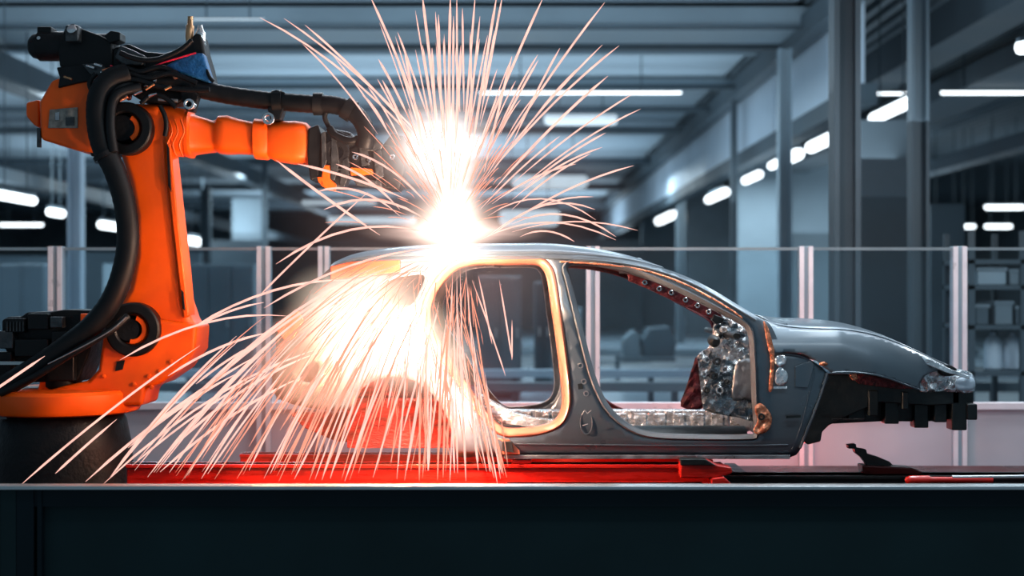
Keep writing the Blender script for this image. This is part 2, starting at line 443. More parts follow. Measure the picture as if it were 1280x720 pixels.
# storage rack at the right edge
yr = 15.5
e = empty('storage_rack', (P(1250, 495, yr).x, yr, 0), 'dark steel storage rack behind the glass at the picture edge', 'rack')
a = P(1212, 300, yr); b = P(1340, 495, yr)
for x in (a.x, (a.x + b.x) / 2, b.x - .06):
    for yy in (yr, yr + .9):
        MB().box((x, yy, 0), (x + .06, yy + .06, a.z + .1)).build('upright', M['halldark'], e)
for py in (330, 362, 412, 470):
    z = P(0, py, yr).z
    MB().box((a.x, yr, z), (b.x, yr + .96, z + .05)).build('shelf', M['halldark'], e)
k = 0
for (x0, x1, py, h, m, lab) in [(1222, 1258, 362, 22, 'hall', 'pale blue-grey bin on the rack upper shelf'), (1262, 1290, 362, 20, 'hallmid', 'darker bin on the rack upper shelf, at the picture edge'),
                             (1220, 1236, 412, 26, 'halldark', 'narrow black bin on the middle rack shelf'), (1244, 1266, 412, 30, 'hallmid', 'grey bin in the middle of the middle rack shelf'),
                             (1270, 1290, 412, 24, 'halldark', 'black bin ending the middle rack shelf')]:
    p = P(x0, py, yr + .05); q = P(x1, py - h, yr + .05)
    z0 = P(0, py, yr).z + .05
    t = empty('storage_bin', ((p.x + q.x) / 2, yr + .4, z0), lab, 'bin', 'bins on the storage rack')
    MB().box((p.x, yr + .05, z0), (q.x, yr + .6, z0 + q.z - p.z)).build('bin_body', M[m], t, bevel=.015)
    MB().box((p.x - .01, yr + .04, z0 + q.z - p.z - .04), (q.x + .01, yr + .61, z0 + q.z - p.z)).build('rim', M['hallmid'], t)
for (px, lab) in [(1243, 'tall gas bottle on the lowest rack shelf, nearer the glass post'), (1267, 'tall gas bottle on the lowest rack shelf, nearer the picture edge')]:
    z0 = P(0, 470, yr).z + .05
    p = P(px, 470, yr + .3)
    t = empty('gas_bottle', (p.x, yr + .35, z0), lab, 'gas bottle', 'gas bottles on the rack')
    MB().lathe((p.x, yr + .35, z0), (0, 0, 1), [(0, .08), (.02, .1), (.3, .1), (.36, .07), (.39, .03), (.42, .03)], 18).build('bottle_body', M['halllight'], t)
    MB().lathe((p.x, yr + .35, z0 + .42), (0, 0, 1), [(0, .02), (.03, .025), (.05, .015)], 10).build('valve', M['halldark'], t)
# low platform rails on the hall floor
for (py, y, m, lab) in [(437, 27, 'hallmid', 'dark floor conveyor strip across the hall, the far one'), (462, 20.5, 'halllight', 'pale low floor rail across the hall behind the dark one'),
                        (478, 17.5, 'hallmid', 'grey low floor rail across the hall just behind the fence')]:
    z = P(0, py, y).z
    e = empty('conveyor_rail', (0, y, 0), lab, 'rail')
    MB().box((-14, y, z - .12), (9, y + .12, z)).build('rail_beam', M[m], e, bevel=.01)
    for x in range(-14, 9, 2):
        MB().box((x, y + .02, 0), (x + .08, y + .1, z - .12)).build('foot', M['halldark'], e)

# ------------------------------------------------------------------ glass fence
YF = 11.5
e = empty('safety_fence', (0, YF, 0), 'clear glass safety fence with pale posts and grey kick panels behind the car', 'fence')
zt = P(0, 311, YF).z; zk = P(0, 503, YF).z
posts = [-190, 70, 330, 405, 741, 1007, 1199, 1400]
MB().box((P(-190, 0, YF).x, YF + .02, zt - .012), (P(1400, 0, YF).x, YF + .05, zt + .012)).build('top_rail', M['alu'], e)
for i in range(len(posts) - 1):
    xa = P(posts[i], 0, YF).x + .05; xb = P(posts[i + 1], 0, YF).x - .05
    MB().box((xa, YF + .03, zk), (xb, YF + .04, zt - .012)).build('glass_pane', M['glass'], e, smooth=False)
    MB().box((xa, YF + .02, .12), (xb, YF + .05, zk - .06)).build('kick_panel', M['kick'], e, bevel=.004)
    MB().box((xa, YF - .01, zk - .06), (xb, YF + .07, zk)).build('middle_rail', M['post'], e, bevel=.006)
for px in posts:
    x = P(px, 0, YF).x; w = .055 if px != 405 else .045
    p = MB().box((x - w, YF - .02, .02), (x + w, YF + .08, zt + .02)).build('post', M['hall'], e, bevel=.006)
    for s in (-1, 1):
        MB().box((x + s * w - s * .036, YF - .035, .02), (x + s * w, YF - .02, zt + .02)).build('post_cover', M['post'], p)
    MB().box((x - .1, YF - .06, 0), (x + .1, YF + .12, .02)).build('foot_plate', M['alu'], p)

# ------------------------------------------------------------------ front guard wall
e = empty('machine_guard', (0, 7.45, 0), 'long black machine guard wall with thin metal top edge in front of the car', 'barrier')
zg = P(0, 607, 7.4).z
MB().box((-3.6, 7.46, 0), (3.6, 7.48, zg - .02)).build('panel', M['guard'], e)
MB().box((-3.6, 7.38, zg - .02), (3.6, 7.48, zg)).build('top_edge', M['alu'], e, bevel=.005)
MB().box((-3.6, 7.42, zg - .115), (3.6, 7.46, zg - .018)).build('frame_rail', M['guardf'], e, bevel=.003)
for px, w, m in [(10, 10, 'guard'), (31, 11, 'guardf'), (49, 3, 'guardf')]:
    a = P(px - w, 0, 7.41); b = P(px + w, 0, 7.41)
    MB().box((a.x, 7.41, 0), (b.x, 7.46, zg - .018)).build('frame_upright', M[m], e, bevel=.005)

# ------------------------------------------------------------------ deck, skid rails
ZD = 0.45
setp(MB().box((-7, 7.62, 0), (7, 10.25, ZD)).build('floor_platform', M['deck'], None, bevel=.01), kind='structure')


def rail(x0, x1, ya, yb, z0, z1, m, label, name='skid_rail', parts=()):
    a = P(x0, 0, ya); b = P(x1, 0, ya)
    e = empty(name, ((a.x + b.x) / 2, (ya + yb) / 2, z0), label, 'rail')
    MB().box((a.x, ya, z0), (b.x, yb, z1)).build('beam', M[m], e, bevel=.008)
    MB().box((a.x, ya - .02, z1 - .02), (b.x, yb + .02, z1)).build('top_flange', M[m], e, bevel=.003)
    MB().box((a.x, ya - .03, z0), (b.x, yb + .03, z0 + .018)).build('bottom_flange', M[m], e, bevel=.003)
    return e


rail(158, 905, 8.42, 8.52, .55, .69, 'red', 'long red skid rail under the near side of the car', parts=1)
rail(300, 890, 9.7, 9.8, .46, .60, 'red', 'red skid rail under the far side of the car')
rail(632, 880, 8.22, 8.30, .50, .60, 'red', 'short low red rail in front of the near skid rail')
rail(160, 650, 8.05, 8.15, ZD, .57, 'red2', 'low red rail running beneath the spark shower')
rail(1118, 1420, 7.95, 8.06, ZD, .62, 'deck', 'dark rail with rounded end at the front of the car')
rail(860, 1420, 8.7, 8.85, ZD, .585, 'bay', 'black conveyor rail under the car nose')
# stands: cross members carrying the car
for px, lab in [(250, 'cross member nearest the robot'), (440, 'cross member below the rear wheel arch'), (640, 'cross member in the middle of the car'), (800, 'cross member below the front door opening'), (960, 'cross member below the front pillar')]:
    a = P(px, 0, 8.5)
    setp(MB().box((a.x - .04, 8.1, ZD), (a.x + .04, 10.0, .5)).build('cross_member', M['red' if px < 900 else 'bay'], None, bevel=.006),
         'steel skid ' + lab, 'beam', 'skid cross members')
for px, y, lab in [(652, 8.47, 'red locating block under the car sill at the end of the rear wheel arch'), (880, 8.47, 'red locating block under the car sill below the windscreen pillar'),
                   (652, 9.75, 'red locating block under the far car sill near the middle'), (850, 9.75, 'red locating block under the far car sill below the windscreen pillar')]:
    a = P(px, 0, 8.4)
    zb_ = .69 if y < 9 else .60
    t = empty('locating_block', (a.x, y, zb_), lab, 'block', 'locating blocks between skid and car')
    MB().box((a.x - .06, y - .04, zb_), (a.x + .06, y + .04, .715)).build('block_base', M['red'], t, bevel=.005)
    MB().lathe((a.x, y, .715), (0, 0, 1), [(0, .03), (.015, .03), (.025, .015)], 14).build('pin', M['darkgrey'], t)
# sill clamp with round end
t = empty('clamp', P(882, 597, 8.3), 'dark red pneumatic clamp with rounded nose below the front door opening', 'clamp')
MB().slab([(850, 575), (885, 575), (897, 581), (915, 584), (916, 592), (895, 598), (850, 598)], 8.26, 8.36).build('clamp_body', M['red'], t, bevel=.012)
MB().slab([(850, 574), (882, 574), (895, 582), (851, 582)], 8.24, 8.34).build('cover', M['bay'], t, bevel=.006)
MB().slab([(889, 598), (905, 596), (915, 605), (915, 612), (889, 612)], 8.24, 8.34).build('foot', M['red'], t, bevel=.01)
t = empty('clamp', P(1090, 585, 8.5), 'black open clamp with raised lever standing under the car nose', 'clamp')
MB().slab([(1060, 556), (1070, 555), (1071, 560), (1083, 562), (1084, 567), (1100, 572), (1112, 577), (1117, 582), (1085, 583), (1077, 572), (1069, 566), (1068, 561), (1061, 561)], 8.74, 8.80).build('lever', M['bay'], t, bevel=.004)
MB().slab([(1078, 582), (1140, 585), (1155, 590), (1150, 593.5), (1080, 593.5)], 8.70, 8.84).build('clamp_base', M['deck'], t, bevel=.008)
t = empty('pneumatic_cylinder', P(1145, 600, 8.0), 'small dark red cylinder with rounded end lying on the deck under the nose', 'cylinder')
MB().lathe(P(1131, 600, 8.0), (1, 0, 0), [(0, .005), (.008, .018), (.03, .026), (.14, .026), (.14, .018), (.5, .018)], 18).build('cylinder_barrel', M['red'], t)
MB().tube([P(1190, 597, 8.0), P(1420, 595, 8.0)], .012, 8).build('rod', M['alu'], t)

# ------------------------------------------------------------------ the car body shell
YN, YM = 8.40, 9.20


def depth(px, py):
    """distance of the near body side: leans in above the belt, rounds in at both ends"""
    y = YN
    if py < 400:
        t = min(1.15, (400 - py) / 82); y += 0.20 * t ** 1.25
    if py > 545: y += 0.05 * ((py - 545) / 27) ** 2
    if px < 420: y += 0.16 * ((420 - px) / 75) ** 2
    if px > 1085: y += 0.42 * ((px - 1085) / 130) ** 2
    if 400 < py < 545: y -= 0.03 * math.sin(math.pi * (py - 400) / 145)
    return y


def inpoly(p, poly):
    x, y = p; r = False; n = len(poly); j = n - 1
    for i in range(n):
        xi, yi = poly[i]; xj, yj = poly[j]
        if (yi > y) != (yj > y) and x < (xj - xi) * (y - yi) / (yj - yi) + xi: r = not r
        j = i
    return r


def area(poly): return sum(poly[i - 1][0] * poly[i][1] - poly[i][0] * poly[i - 1][1] for i in range(len(poly))) / 2


def smooth2(poly, k=4):
    return [(v.x, v.y) for v in spline([(x, y, 0) for x, y in poly], k, True)]


def offset(poly, d):
    n = len(poly); s = 1 if area(poly) > 0 else -1; out = []
    for i in range(n):
        a, b, c2 = Vector(poly[i - 1]), Vector(poly[i]), Vector(poly[(i + 1) % n])
        t = (c2 - a)
        if t.length < 1e-6: out.append(tuple(b)); continue
        t.normalize()
        out.append((b.x + t.y * d * s, b.y - t.x * d * s))
    return out


def seg_dist(p, loop):
    best = 1e9; px, py = p
    for i in range(len(loop)):
        ax, ay = loop[i - 1]; bx, by = loop[i]; dx, dy = bx - ax, by - ay
        L = dx * dx + dy * dy
        t = 0 if L == 0 else max(0, min(1, ((px - ax) * dx + (py - ay) * dy) / L))
        d = (px - ax - t * dx) ** 2 + (py - ay - t * dy) ** 2
        if d < best: best = d
    return math.sqrt(best)


def sheet(outer, holes, step=8, dfun=depth, dy=0.0):
    """triangulated sheet metal panel following the body surface"""
    loops = [outer] + holes; vs = []; es = []
    for lp in loops:
        n0 = len(vs); vs += [Vector(p) for p in lp]
        es += [(n0 + i, n0 + (i + 1) % len(lp)) for i in range(len(lp))]
    xs = [p[0] for p in outer]; ys = [p[1] for p in outer]
    y = min(ys) + step / 2; r = 0
    while y < max(ys):
        x = min(xs) + (step / 2 if r % 2 else 0)
        while x < max(xs):
            p = (x + .013, y + .017)
            if inpoly(p, outer) and not any(inpoly(p, h) for h in holes) and min(seg_dist(p, l) for l in loops) > step * .4:
                vs.append(Vector(p))
            x += step
        y += step; r += 1
    V, E, F, *_ = delaunay_2d_cdt(vs, es, [], 0, 1e-4)
    fs = []
    for f in F:
        cx = sum(V[i].x for i in f) / len(f); cy = sum(V[i].y for i in f) / len(f)
        if inpoly((cx, cy), outer) and not any(inpoly((cx, cy), h) for h in holes): fs.append(tuple(f))
    return [P(v.x, v.y, dfun(v.x, v.y) + dy) for v in V], fs


def mirror(vs): return [Vector((v.x, 2 * YM - v.y, v.z)) for v in vs]


H1 = [(582, 333), (640, 331), (668, 331), (678, 336), (684, 350), (690, 390), (697, 440), (702, 485), (702, 508), (694, 524), (675, 532), (645, 535), (628, 533), (612, 518),
      (590, 488), (568, 455), (552, 430), (540, 405), (540, 380), (556, 352)]
H2 = [(458, 383), (470, 365), (488, 350), (508, 345), (530, 344), (526, 362), (512, 383), (485, 386)]
H3 = [(374, 470), (388, 454), (399, 456), (394, 474), (383, 478)]
H4 = [(711, 333), (735, 332), (770, 337), (800, 345), (830, 357), (860, 371), (885, 384), (908, 396), (926, 406), (935, 418), (938, 450), (940, 500), (942, 538), (934, 543), (870, 543),
      (820, 541), (794, 534), (772, 519), (757, 500), (744, 470), (733, 430), (722, 385), (713, 348)]
H1s, H2s, H3s, H4s = [smooth2(h, 4) for h in (H1, H2, H3, H4)]
OUT = [(412, 336), (440, 327), (500, 321), (560, 319), (640, 318), (700, 318), (760, 322), (800, 328), (830, 336), (860, 347), (890, 362), (920, 380), (945, 395), (962, 405),
       (972, 425), (978, 440), (1006, 446), (1034, 466), (1030, 485), (1018, 520), (1007, 545), (1001, 560), (988, 571), (940, 572), (860, 572), (760, 572), (680, 572), (628, 571),
       (600, 570), (572, 570), (567, 548), (558, 520), (542, 494), (518, 476), (490, 471), (465, 477), (446, 493), (436, 512), (400, 512), (352, 500), (341, 480), (344, 452), (354, 430), (342, 413), (346, 403), (372, 386), (393, 358)]
OUTs = smooth2(OUT, 3)
o1, o4 = offset(H1s, 11), offset(H4s, 7)
if inpoly(o1[0], H1s): o1, o4 = offset(H1s, -11), offset(H4s, -7)
o1 = [(x, min(max(y, 321.5), 900)) for x, y in o1]

car = empty('car_body', (P(780, 0, YM).x, YM, ZD + .24), 'bare grey steel car body shell without doors, glass or wheels, on the red skid', 'car body')
vs, fs = sheet(OUTs, [o1, H2s, H3s, o4])
side = MB().add(vs, fs).build('side_panel', M['car'], car, solid=.008, angle=60)
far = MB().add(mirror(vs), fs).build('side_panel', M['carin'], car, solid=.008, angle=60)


def flange(inner, outer2, name, m, parent, mir=False, dip=.045):
    n = len(inner); R = []
    for k in range(6):
        t = k / 5
        ring = []
        for a, b in zip(outer2, inner):
            x = a[0] + (b[0] - a[0]) * t; y = a[1] + (b[1] - a[1]) * t
            d = depth(x, y) - .004 + dip * (t ** 2.2 if t < 1 else 1.25) - .010 * math.sin(math.pi * min(1, t * 2))
            ring.append(P(x, y, d))
        R.append(mirror(ring) if mir else ring)
    return MB().rings(R, cap=False).build(name, m, parent, solid=.006, angle=75)


setp(flange(H1s, o1, 'door_flange', M['flange'], side), 'rear door opening rim with orange spark reflection in its colour')
flange(H4s, o4, 'door_flange', M['flange2'], side)
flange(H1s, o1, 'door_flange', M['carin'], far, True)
flange(H4s, o4, 'door_flange', M['rust'], far, True)
flange(H2s, offset(H2s, 4) if not inpoly(offset(H2s, 4)[0], H2s) else offset(H2s, -4), 'quarter_window_flange', M['car'], side, dip=.03)

# roof: crowned sheet between both rails
top = [p for p in spline([(x, y, 0) for x, y in OUT[0:9]], 5)]
R = []
for v in top:
    n = P(v.x, v.y, depth(v.x, v.y)); m_ = 2 * YM - n.y
    u = (v.x - 412) / 420
    crown = .078 * (1 - .3 * abs(2 * u - 1) ** 3) * (1 - .8 * max(0, (u - .62) / .45) ** 1.6)
    ring = []
    for k in range(15):
        t = k / 14; ring.append(Vector((n.x, n.y + (m_ - n.y) * t, n.z + .004 + crown * (1 - abs(2 * t - 1) ** 2.6))))
    R.append(ring)
MB().rings(R, cap=False, closed=False).build('roof', M['car'], car, solid=.006, angle=75)
# roof bows seen from below
for px in (470, 600, 705, 800):
    ring = []
    v = min(top, key=lambda q: abs(q.x - px)); n = P(v.x, v.y, depth(v.x, v.y))
    pts = [Vector((n.x, n.y + (2 * YM - 2 * n.y) * k / 10, n.z - .03 + .07 * (1 - abs(2 * k / 10 - 1) ** 2.6))) for k in range(11)]
    mb = MB(); mb.rings([[p + Vector((-.04, 0, 0)), p + Vector((.04, 0, 0)), p + Vector((.03, 0, -.025)), p + Vector((-.03, 0, -.025))] for p in pts])
    mb.build('roof_bow', M['carin'], car)
# drip channel line along the roof side
pts = [P(v.x, v.y + 5, depth(v.x, v.y + 5) - .012) for v in spline([(x, y, 0) for x, y in OUT[1:13]], 4)]
MB().tube(pts, .007, 6).build('roof_moulding', M['car'], side)
# copper inner edge of the windscreen pillar, warm light put in its colour
pts = [P(x, y, depth(x, y) - .008) for x, y in [(700, 327), (760, 331), (800, 337), (830, 345), (860, 357), (890, 373), (915, 388), (928, 398)]]
setp(MB().tube([Vector(p) for p in spline(pts, 4)], .006, 6).build('pillar_seam', M['copper_glow'], side), 'thin windscreen pillar seam with warm spark light in its colour')
# perforated inner pillar reinforcement, dark red
poly = [(785, 342), (830, 356), (870, 373), (900, 391), (905, 399), (897, 400), (885, 396), (850, 380), (810, 361), (786, 351)]
mb = MB().slab(poly, 8.72, 8.78)
mb.build('pillar_reinforcement', M['rust'], car, bevel=.004)
for px, py in [(806, 353), (824, 361), (839, 366), (857, 375), (872, 382), (886, 390)]:
    MB().annulus_y(px, py, 1.6, 3.4, 8.705, 8.72, 12).build('weld_nut', M['chrome'], car)
MB().slab([(893, 393), (906, 398), (902, 404), (895, 405), (890, 400)], 8.66, 8.74).build('pillar_bracket', M['bay'], car, bevel=.004)

# pillar details: pressed marks on the centre pillar
for (x, y, rx, ry) in [(733, 528, 7.5, 15)]:
    mb = MB()
    pts = [P(x + rx * math.cos(t), y + ry * math.sin(t), depth(x, y) - .006) for t in [i * math.tau / 24 for i in range(25)]]
    mb.tube(pts, .004, 6).build('pressed_ring', M['car'], side)
for x, y in [(726, 457), (730, 477), (733, 492)]:
    MB().annulus_y(x, y, 2.0, 3.6, depth(x, y) - .008, depth(x, y) + .004, 14).build('pillar_hole', M['carin'], side)
MB().slab([(722, 480), (728, 479), (729, 486), (723, 487)], depth(725, 484) - .007, depth(725, 484)).build('latch_slot', M['bay'], side)
mb = MB()
for a, b in [((727, 519), (731, 513)), ((731, 513), (734, 517)), ((734, 517), (739, 513)), ((728, 532), (735, 530))]:
    mb.tube([P(*a, 8.345), P(*b, 8.345)], .003, 5)
setp(mb.build('chalk_mark', M['carin'], side), 'pale scribbled mark on the centre pillar')
# sill: lower flange and step line
MB().box((P(630, 0, 8.4).x, 8.405, P(0, 574, 8.4).z), (P(988, 0, 8.4).x, 8.43, P(0, 569, 8.4).z)).build('sill_flange', M['carin'], side, bevel=.003)
pts = [P(x, y, depth(x, y) - .003) for x, y in [(645, 555), (720, 556), (820, 557), (940, 557), (985, 556)]]
MB().tube(pts, .006, 6).build('sill_crease', M['car'], side)
MB().slab([(628, 552), (640, 552), (642, 566), (628, 564)], 8.36, 8.39).build('jack_point', M['bay'], side, bevel=.003)
MB().slab([(622, 548), (636, 549), (650, 564), (650, 568), (628, 568), (628, 552)], 8.385, 8.41).build('jack_plate', M['flange'], side, bevel=.003)
# rear sill sweep (inner wheelhouse)
sw = [(596, 490), (612, 500), (640, 515), (668, 523), (700, 526), (700, 534), (660, 534), (630, 530), (606, 514)]
MB().slab(sw, 8.62, 8.72).build('inner_sill_sweep', M['crink'], car, bevel=.006)
# inner floor structure
zf = P(0, 545, 8.4).z
MB().box((P(590, 0, 8.4).x, 8.5, zf - .10), (P(950, 0, 8.4).x, 2 * YM - 8.5, zf - .07)).build('floor_pan', M['bay'], car, bevel=.01)
mb = MB(); mb.box((P(590, 0, 8.4).x, 9.78, zf - .08), (P(955, 0, 8.4).x, 9.86, P(0, 512, 9.8).z))
mb.build('inner_sill', M['crink'], car, bevel=.012)
for px in range(745, 935, 24):
    a = P(px, 517, 9.76); b = P(px + 15, 535, 9.76)
    MB().box((a.x, 9.765, a.z), (b.x, 9.785, b.z)).build('sill_stiffener', M['crink'], car, bevel=.006)
for px in (650, 672, 690):
    a = P(px, 514, 9.7)
    MB().box((a.x, 9.7, a.z - .09), (a.x + .08, 9.78, a.z)).build('seat_bracket', M['crink'], car, bevel=.008)
# centre tunnel
MB().rings([[Vector((x, 9.2 + .15 * math.cos(t), zf - .09 + .07 * math.sin(t))) for t in [math.pi * i / 12 for i in range(13)]]
            for x in (P(600, 0, 9.2).x, P(930, 0, 9.2).x)], cap=False, closed=False).build('tunnel', M['bay'], car, solid=.004)

# dashboard / bulkhead: crumpled sheet bumps
def lumpy(poly, y0, amp, name, m, parent, step=5, seed=0, freq=.35, **k):
    rnd = random.Random(seed); w = [(rnd.uniform(.6, 1.4) * freq, rnd.uniform(.6, 1.4) * freq, rnd.uniform(0, 6)) for _ in range(6)]
    f = lambda x, y: y0 + amp * sum(math.sin(a * x + c_) * math.cos(b * y - c_) for a, b, c_ in w) / 3
    v, fc = sheet(smooth2(poly, 3), [], step, f)
    return MB().add(v, fc).build(name, m, parent, solid=.006, angle=50, **k)


bh = lumpy([(893, 402), (905, 397), (922, 404), (940, 410), (946, 440), (946, 520), (925, 522), (880, 512), (872, 490), (868, 460), (874, 442), (888, 432)], 8.95, .05, 'bulkhead', M['crink'], car, 5, 3)
lumpy([(851, 508), (858, 484), (866, 458), (871, 446), (874, 470), (877, 500), (876, 511)], 8.86, .02, 'bulkhead_side', M['rust'], car, 4, 5)
lumpy([(922, 452), (934, 448), (946, 447), (946, 475), (946, 498), (930, 500), (916, 500), (915, 485), (917, 465)], 8.85, .015, 'vent_plate', M['carin'], bh, 6, 8)
MB().lathe(P(894, 428, 8.80), (0, 1, .1), [(0, .02), (.01, .03), (.03, .036), (.10, .036)], 20).build('column_bushing', M['bay'], bh)
for i, (px, py, r) in enumerate([(884, 450, 4), (897, 452, 5), (880, 468, 4), (893, 470, 5), (906, 462, 4), (884, 488, 4), (900, 488, 5), (910, 478, 3), (905, 412, 4), (922, 420, 4), (915, 434, 3)]):
    MB().annulus_y(px, py, r * .55, r, 8.86, 8.92, 14).build('bulkhead_hole_rim', M['darkgrey'] if i % 2 else M['crink'], bh)
# dash cross beam
MB().tube([P(920, 420, 8.55), Vector((P(920, 420, 8.55).x, 9.85, P(920, 420, 8.55).z))], .018, 14).build('dash_beam', M['bay'], car)
# cowl panel closing the front of the cabin
a = P(958, 404, 8.45); 
mb = MB(); pts = [Vector((a.x, 8.5 + 1.4 * k / 10, a.z + .02 * math.sin(math.pi * k / 10))) for k in range(11)]
mb.rings([[p, p + Vector((.14, 0, .0)), p + Vector((.14, 0, -.12)), p + Vector((0, 0, -.14))] for p in pts]); mb.build('cowl', M['car'], car, bevel=.006)
MB().box((P(948, 0, 8.8).x, 8.6, P(0, 545, 8.8).z), (P(948, 0, 8.8).x + .02, 9.8, P(0, 412, 8.8).z)).build('firewall', M['carin'], car)

# fender
FEN = [(952, 399), (972, 407), (1000, 411), (1050, 413), (1085, 418), (1120, 429), (1150, 442), (1178, 455), (1192, 463), (1170, 464), (1156, 470), (1150, 480), (1149, 487), (1130, 480), (1108, 472),
       (1085, 467), (1058, 465), (1040, 466), (1022, 452), (1005, 443), (985, 440), (968, 441), (962, 428), (956, 412)]
FENs = smooth2(FEN, 3)
def fdepth(px, py):
    d = depth(px, py) - .03
    t = max(0, min(1, (py - 405 - max(0, (px - 1050) * .28)) / 45))
    return d + .10 * (1 - t) ** 2.2
fv, ff = sheet(FENs, [], 3.5, fdepth)
fen = MB().add(fv, ff).build('fender', M['car'], car, solid=.005, angle=70)
MB().add(mirror(fv), ff).build('fender', M['carin'], car, solid=.005, angle=70)
# lips
lip = [P(x, y, fdepth(x, y) - .002) for x, y in [(1149, 487), (1130, 480), (1108, 472), (1085, 467), (1058, 465), (1040, 466)]]
MB().tube(spline(lip, 4), .006, 6).build('arch_lip', M['car'], fen)
lip = [P(x, y, depth(x, y) - .01) for x, y in [(1034, 466), (1027, 490), (1016, 520), (1006, 545), (1000, 560)]]
MB().tube(spline(lip, 4), .009, 6).build('arch_lip', M['car'], side)
# bonnet with crown between both fenders
tp = spline([(x, y, 0) for x, y in [(965, 405), (1000, 410), (1050, 412), (1085, 417), (1120, 428), (1150, 441), (1178, 454), (1205, 466), (1216, 472)]], 4)
R = []
for v in tp:
    n = P(v.x, v.y, fdepth(v.x, v.y) if v.x < 1190 else fdepth(1190, 462) + .02); m_ = 2 * YM - n.y; cr = .045 - .02 * max(0, (v.x - 1120) / 96)
    R.append([Vector((n.x, n.y + (m_ - n.y) * k / 14, n.z + cr * (1 - abs(2 * k / 14 - 1) ** 2.2))) for k in range(15)])
bon = MB().rings(R, cap=False, closed=False).build('bonnet', M['car'], car, solid=.006, angle=75)
# hinge pillar details; orange spark reflection is put in the edge colour
lumpy([(954, 402), (960, 410), (966, 430), (968, 445), (967, 470), (965, 488), (961, 488), (962, 470), (963, 450), (959, 430)], 8.345, .006, 'hinge_edge', M['copper_glow'], side, 3, 11)['label'] = 'hinge pillar edge with orange spark reflection in its colour'
lumpy([(943, 510), (950, 504), (960, 512), (965, 525), (960, 538), (948, 543), (942, 538), (947, 526)], 8.345, .008, 'lower_hinge', M['copper_glow'], side, 3, 12)['label'] = 'lower hinge bracket with orange spark reflection in its colour'
MB().annulus_y(952, 521, 2, 4.5, 8.325, 8.35, 14).build('hinge_hole', M['bay'], side)
lumpy([(970, 446), (978, 444), (983, 447), (981, 456), (974, 459), (969, 455)], 8.345, .004, 'hinge_plate', M['crink'], side, 3, 13)
lumpy([(970, 464), (976, 459), (984, 466), (984, 478), (976, 482), (969, 478)], 8.345, .004, 'hinge_plate', M['crink'], side, 3, 14)
MB().slab([(967, 483), (984, 483), (984, 486), (967, 486)], 8.345, 8.36).build('hinge_strip', M['crink'], side)
MB().slab([(1002, 455), (1014, 451), (1018, 456), (1013, 476), (1010, 485), (994, 484), (994, 458)], 8.355, 8.375).build('access_cover', M['car'], side, bevel=.004)
MB().slab([(983, 520), (1001, 519), (1001, 522), (983, 523)], 8.345, 8.36).build('pillar_slot', M['bay'], side)
lumpy([(1024, 454), (1030, 452), (1035, 455), (1031, 457), (1025, 457)], 8.335, .004, 'fender_bolt_tab', M['copper_glow'], side, 3, 15)
pts = [P(x, y, depth(x, y) - .004) for x, y in [(968, 444), (985, 443), (1006, 447), (1018, 462), (1012, 490), (1002, 530), (990, 562)]]
MB().tube(spline(pts, 4), .005, 6).build('panel_crease', M['car'], side)

# engine bay: inner wing, chassis rail, front brackets
bay = MB().slab([(1034, 468), (1060, 468), (1150, 484), (1200, 488), (1200, 505), (1160, 507), (1100, 503), (1060, 520), (1036, 532), (1028, 540), (1026, 552), (1010, 556), (1002, 550), (1016, 515), (1026, 488)], 8.62, 8.70).build('inner_wing', M['bay'], car, bevel=.008)
MB().slab([(1030, 498), (1205, 490), (1205, 524), (1160, 527), (1100, 527), (1036, 530)], 8.75, 8.90).build('chassis_rail', M['bay'], car, bevel=.01)
mb = MB().slab([(1030, 498), (1205, 490), (1205, 524), (1160, 527), (1100, 527), (1036, 530)], 8.75, 8.90)
MB().add(mirror(mb.v), mb.f).build('chassis_rail', M['bay'], car, bevel=.01)
for (x0, y0, x1, y1, ya, yb, nm) in [(1190, 486, 1209, 538, 8.62, 8.74, 'bumper_bracket'), (1209, 505, 1222, 525, 8.6, 8.72, 'bumper_stub'), (1143, 505, 1161, 535, 8.7, 8.80, 'mount_block'),
                                     (1106, 492, 1124, 530, 8.66, 8.76, 'mount_block'), (1168, 492, 1184, 528, 8.66, 8.76, 'mount_block'), (1128, 490, 1136, 512, 8.6, 8.64, 'stiffener'),
                                     (1060, 500, 1082, 524, 8.66, 8.78, 'mount_block'), (1086, 488, 1098, 520, 8.6, 8.66, 'stiffener')]:
    MB().pbox(x0, y0, x1, y1, ya, yb).build(nm, M['bay'], car, bevel=.008)
MB().slab([(1062, 470), (1080, 468), (1115, 474), (1148, 486), (1120, 486), (1075, 480)], 8.56, 8.60).build('inner_flange', M['rust'], car, bevel=.004)
MB().slab([(1063, 468), (1071, 467), (1073, 474), (1066, 476)], 8.5, 8.54).build('spot_bracket', M['copper_glow'], car, bevel=.004)
MB().lathe(P(1095, 486, 8.9), (0, 0, -1), [(-.12, .02), (-.1, .16), (.0, .17), (.1, .14)], 24).build('strut_tower', M['bay'], car)
a = P(1204, 500, 8.75)
MB().box((a.x, 8.7, a.z - .06), (a.x + .05, 9.7, a.z + .06)).build('front_crossmember', M['bay'], car, bevel=.01)
MB().tube([P(1040, 524, 8.56), P(1080, 524, 8.56)], .006, 6).build('brake_pipe', M['darkgrey'], car)
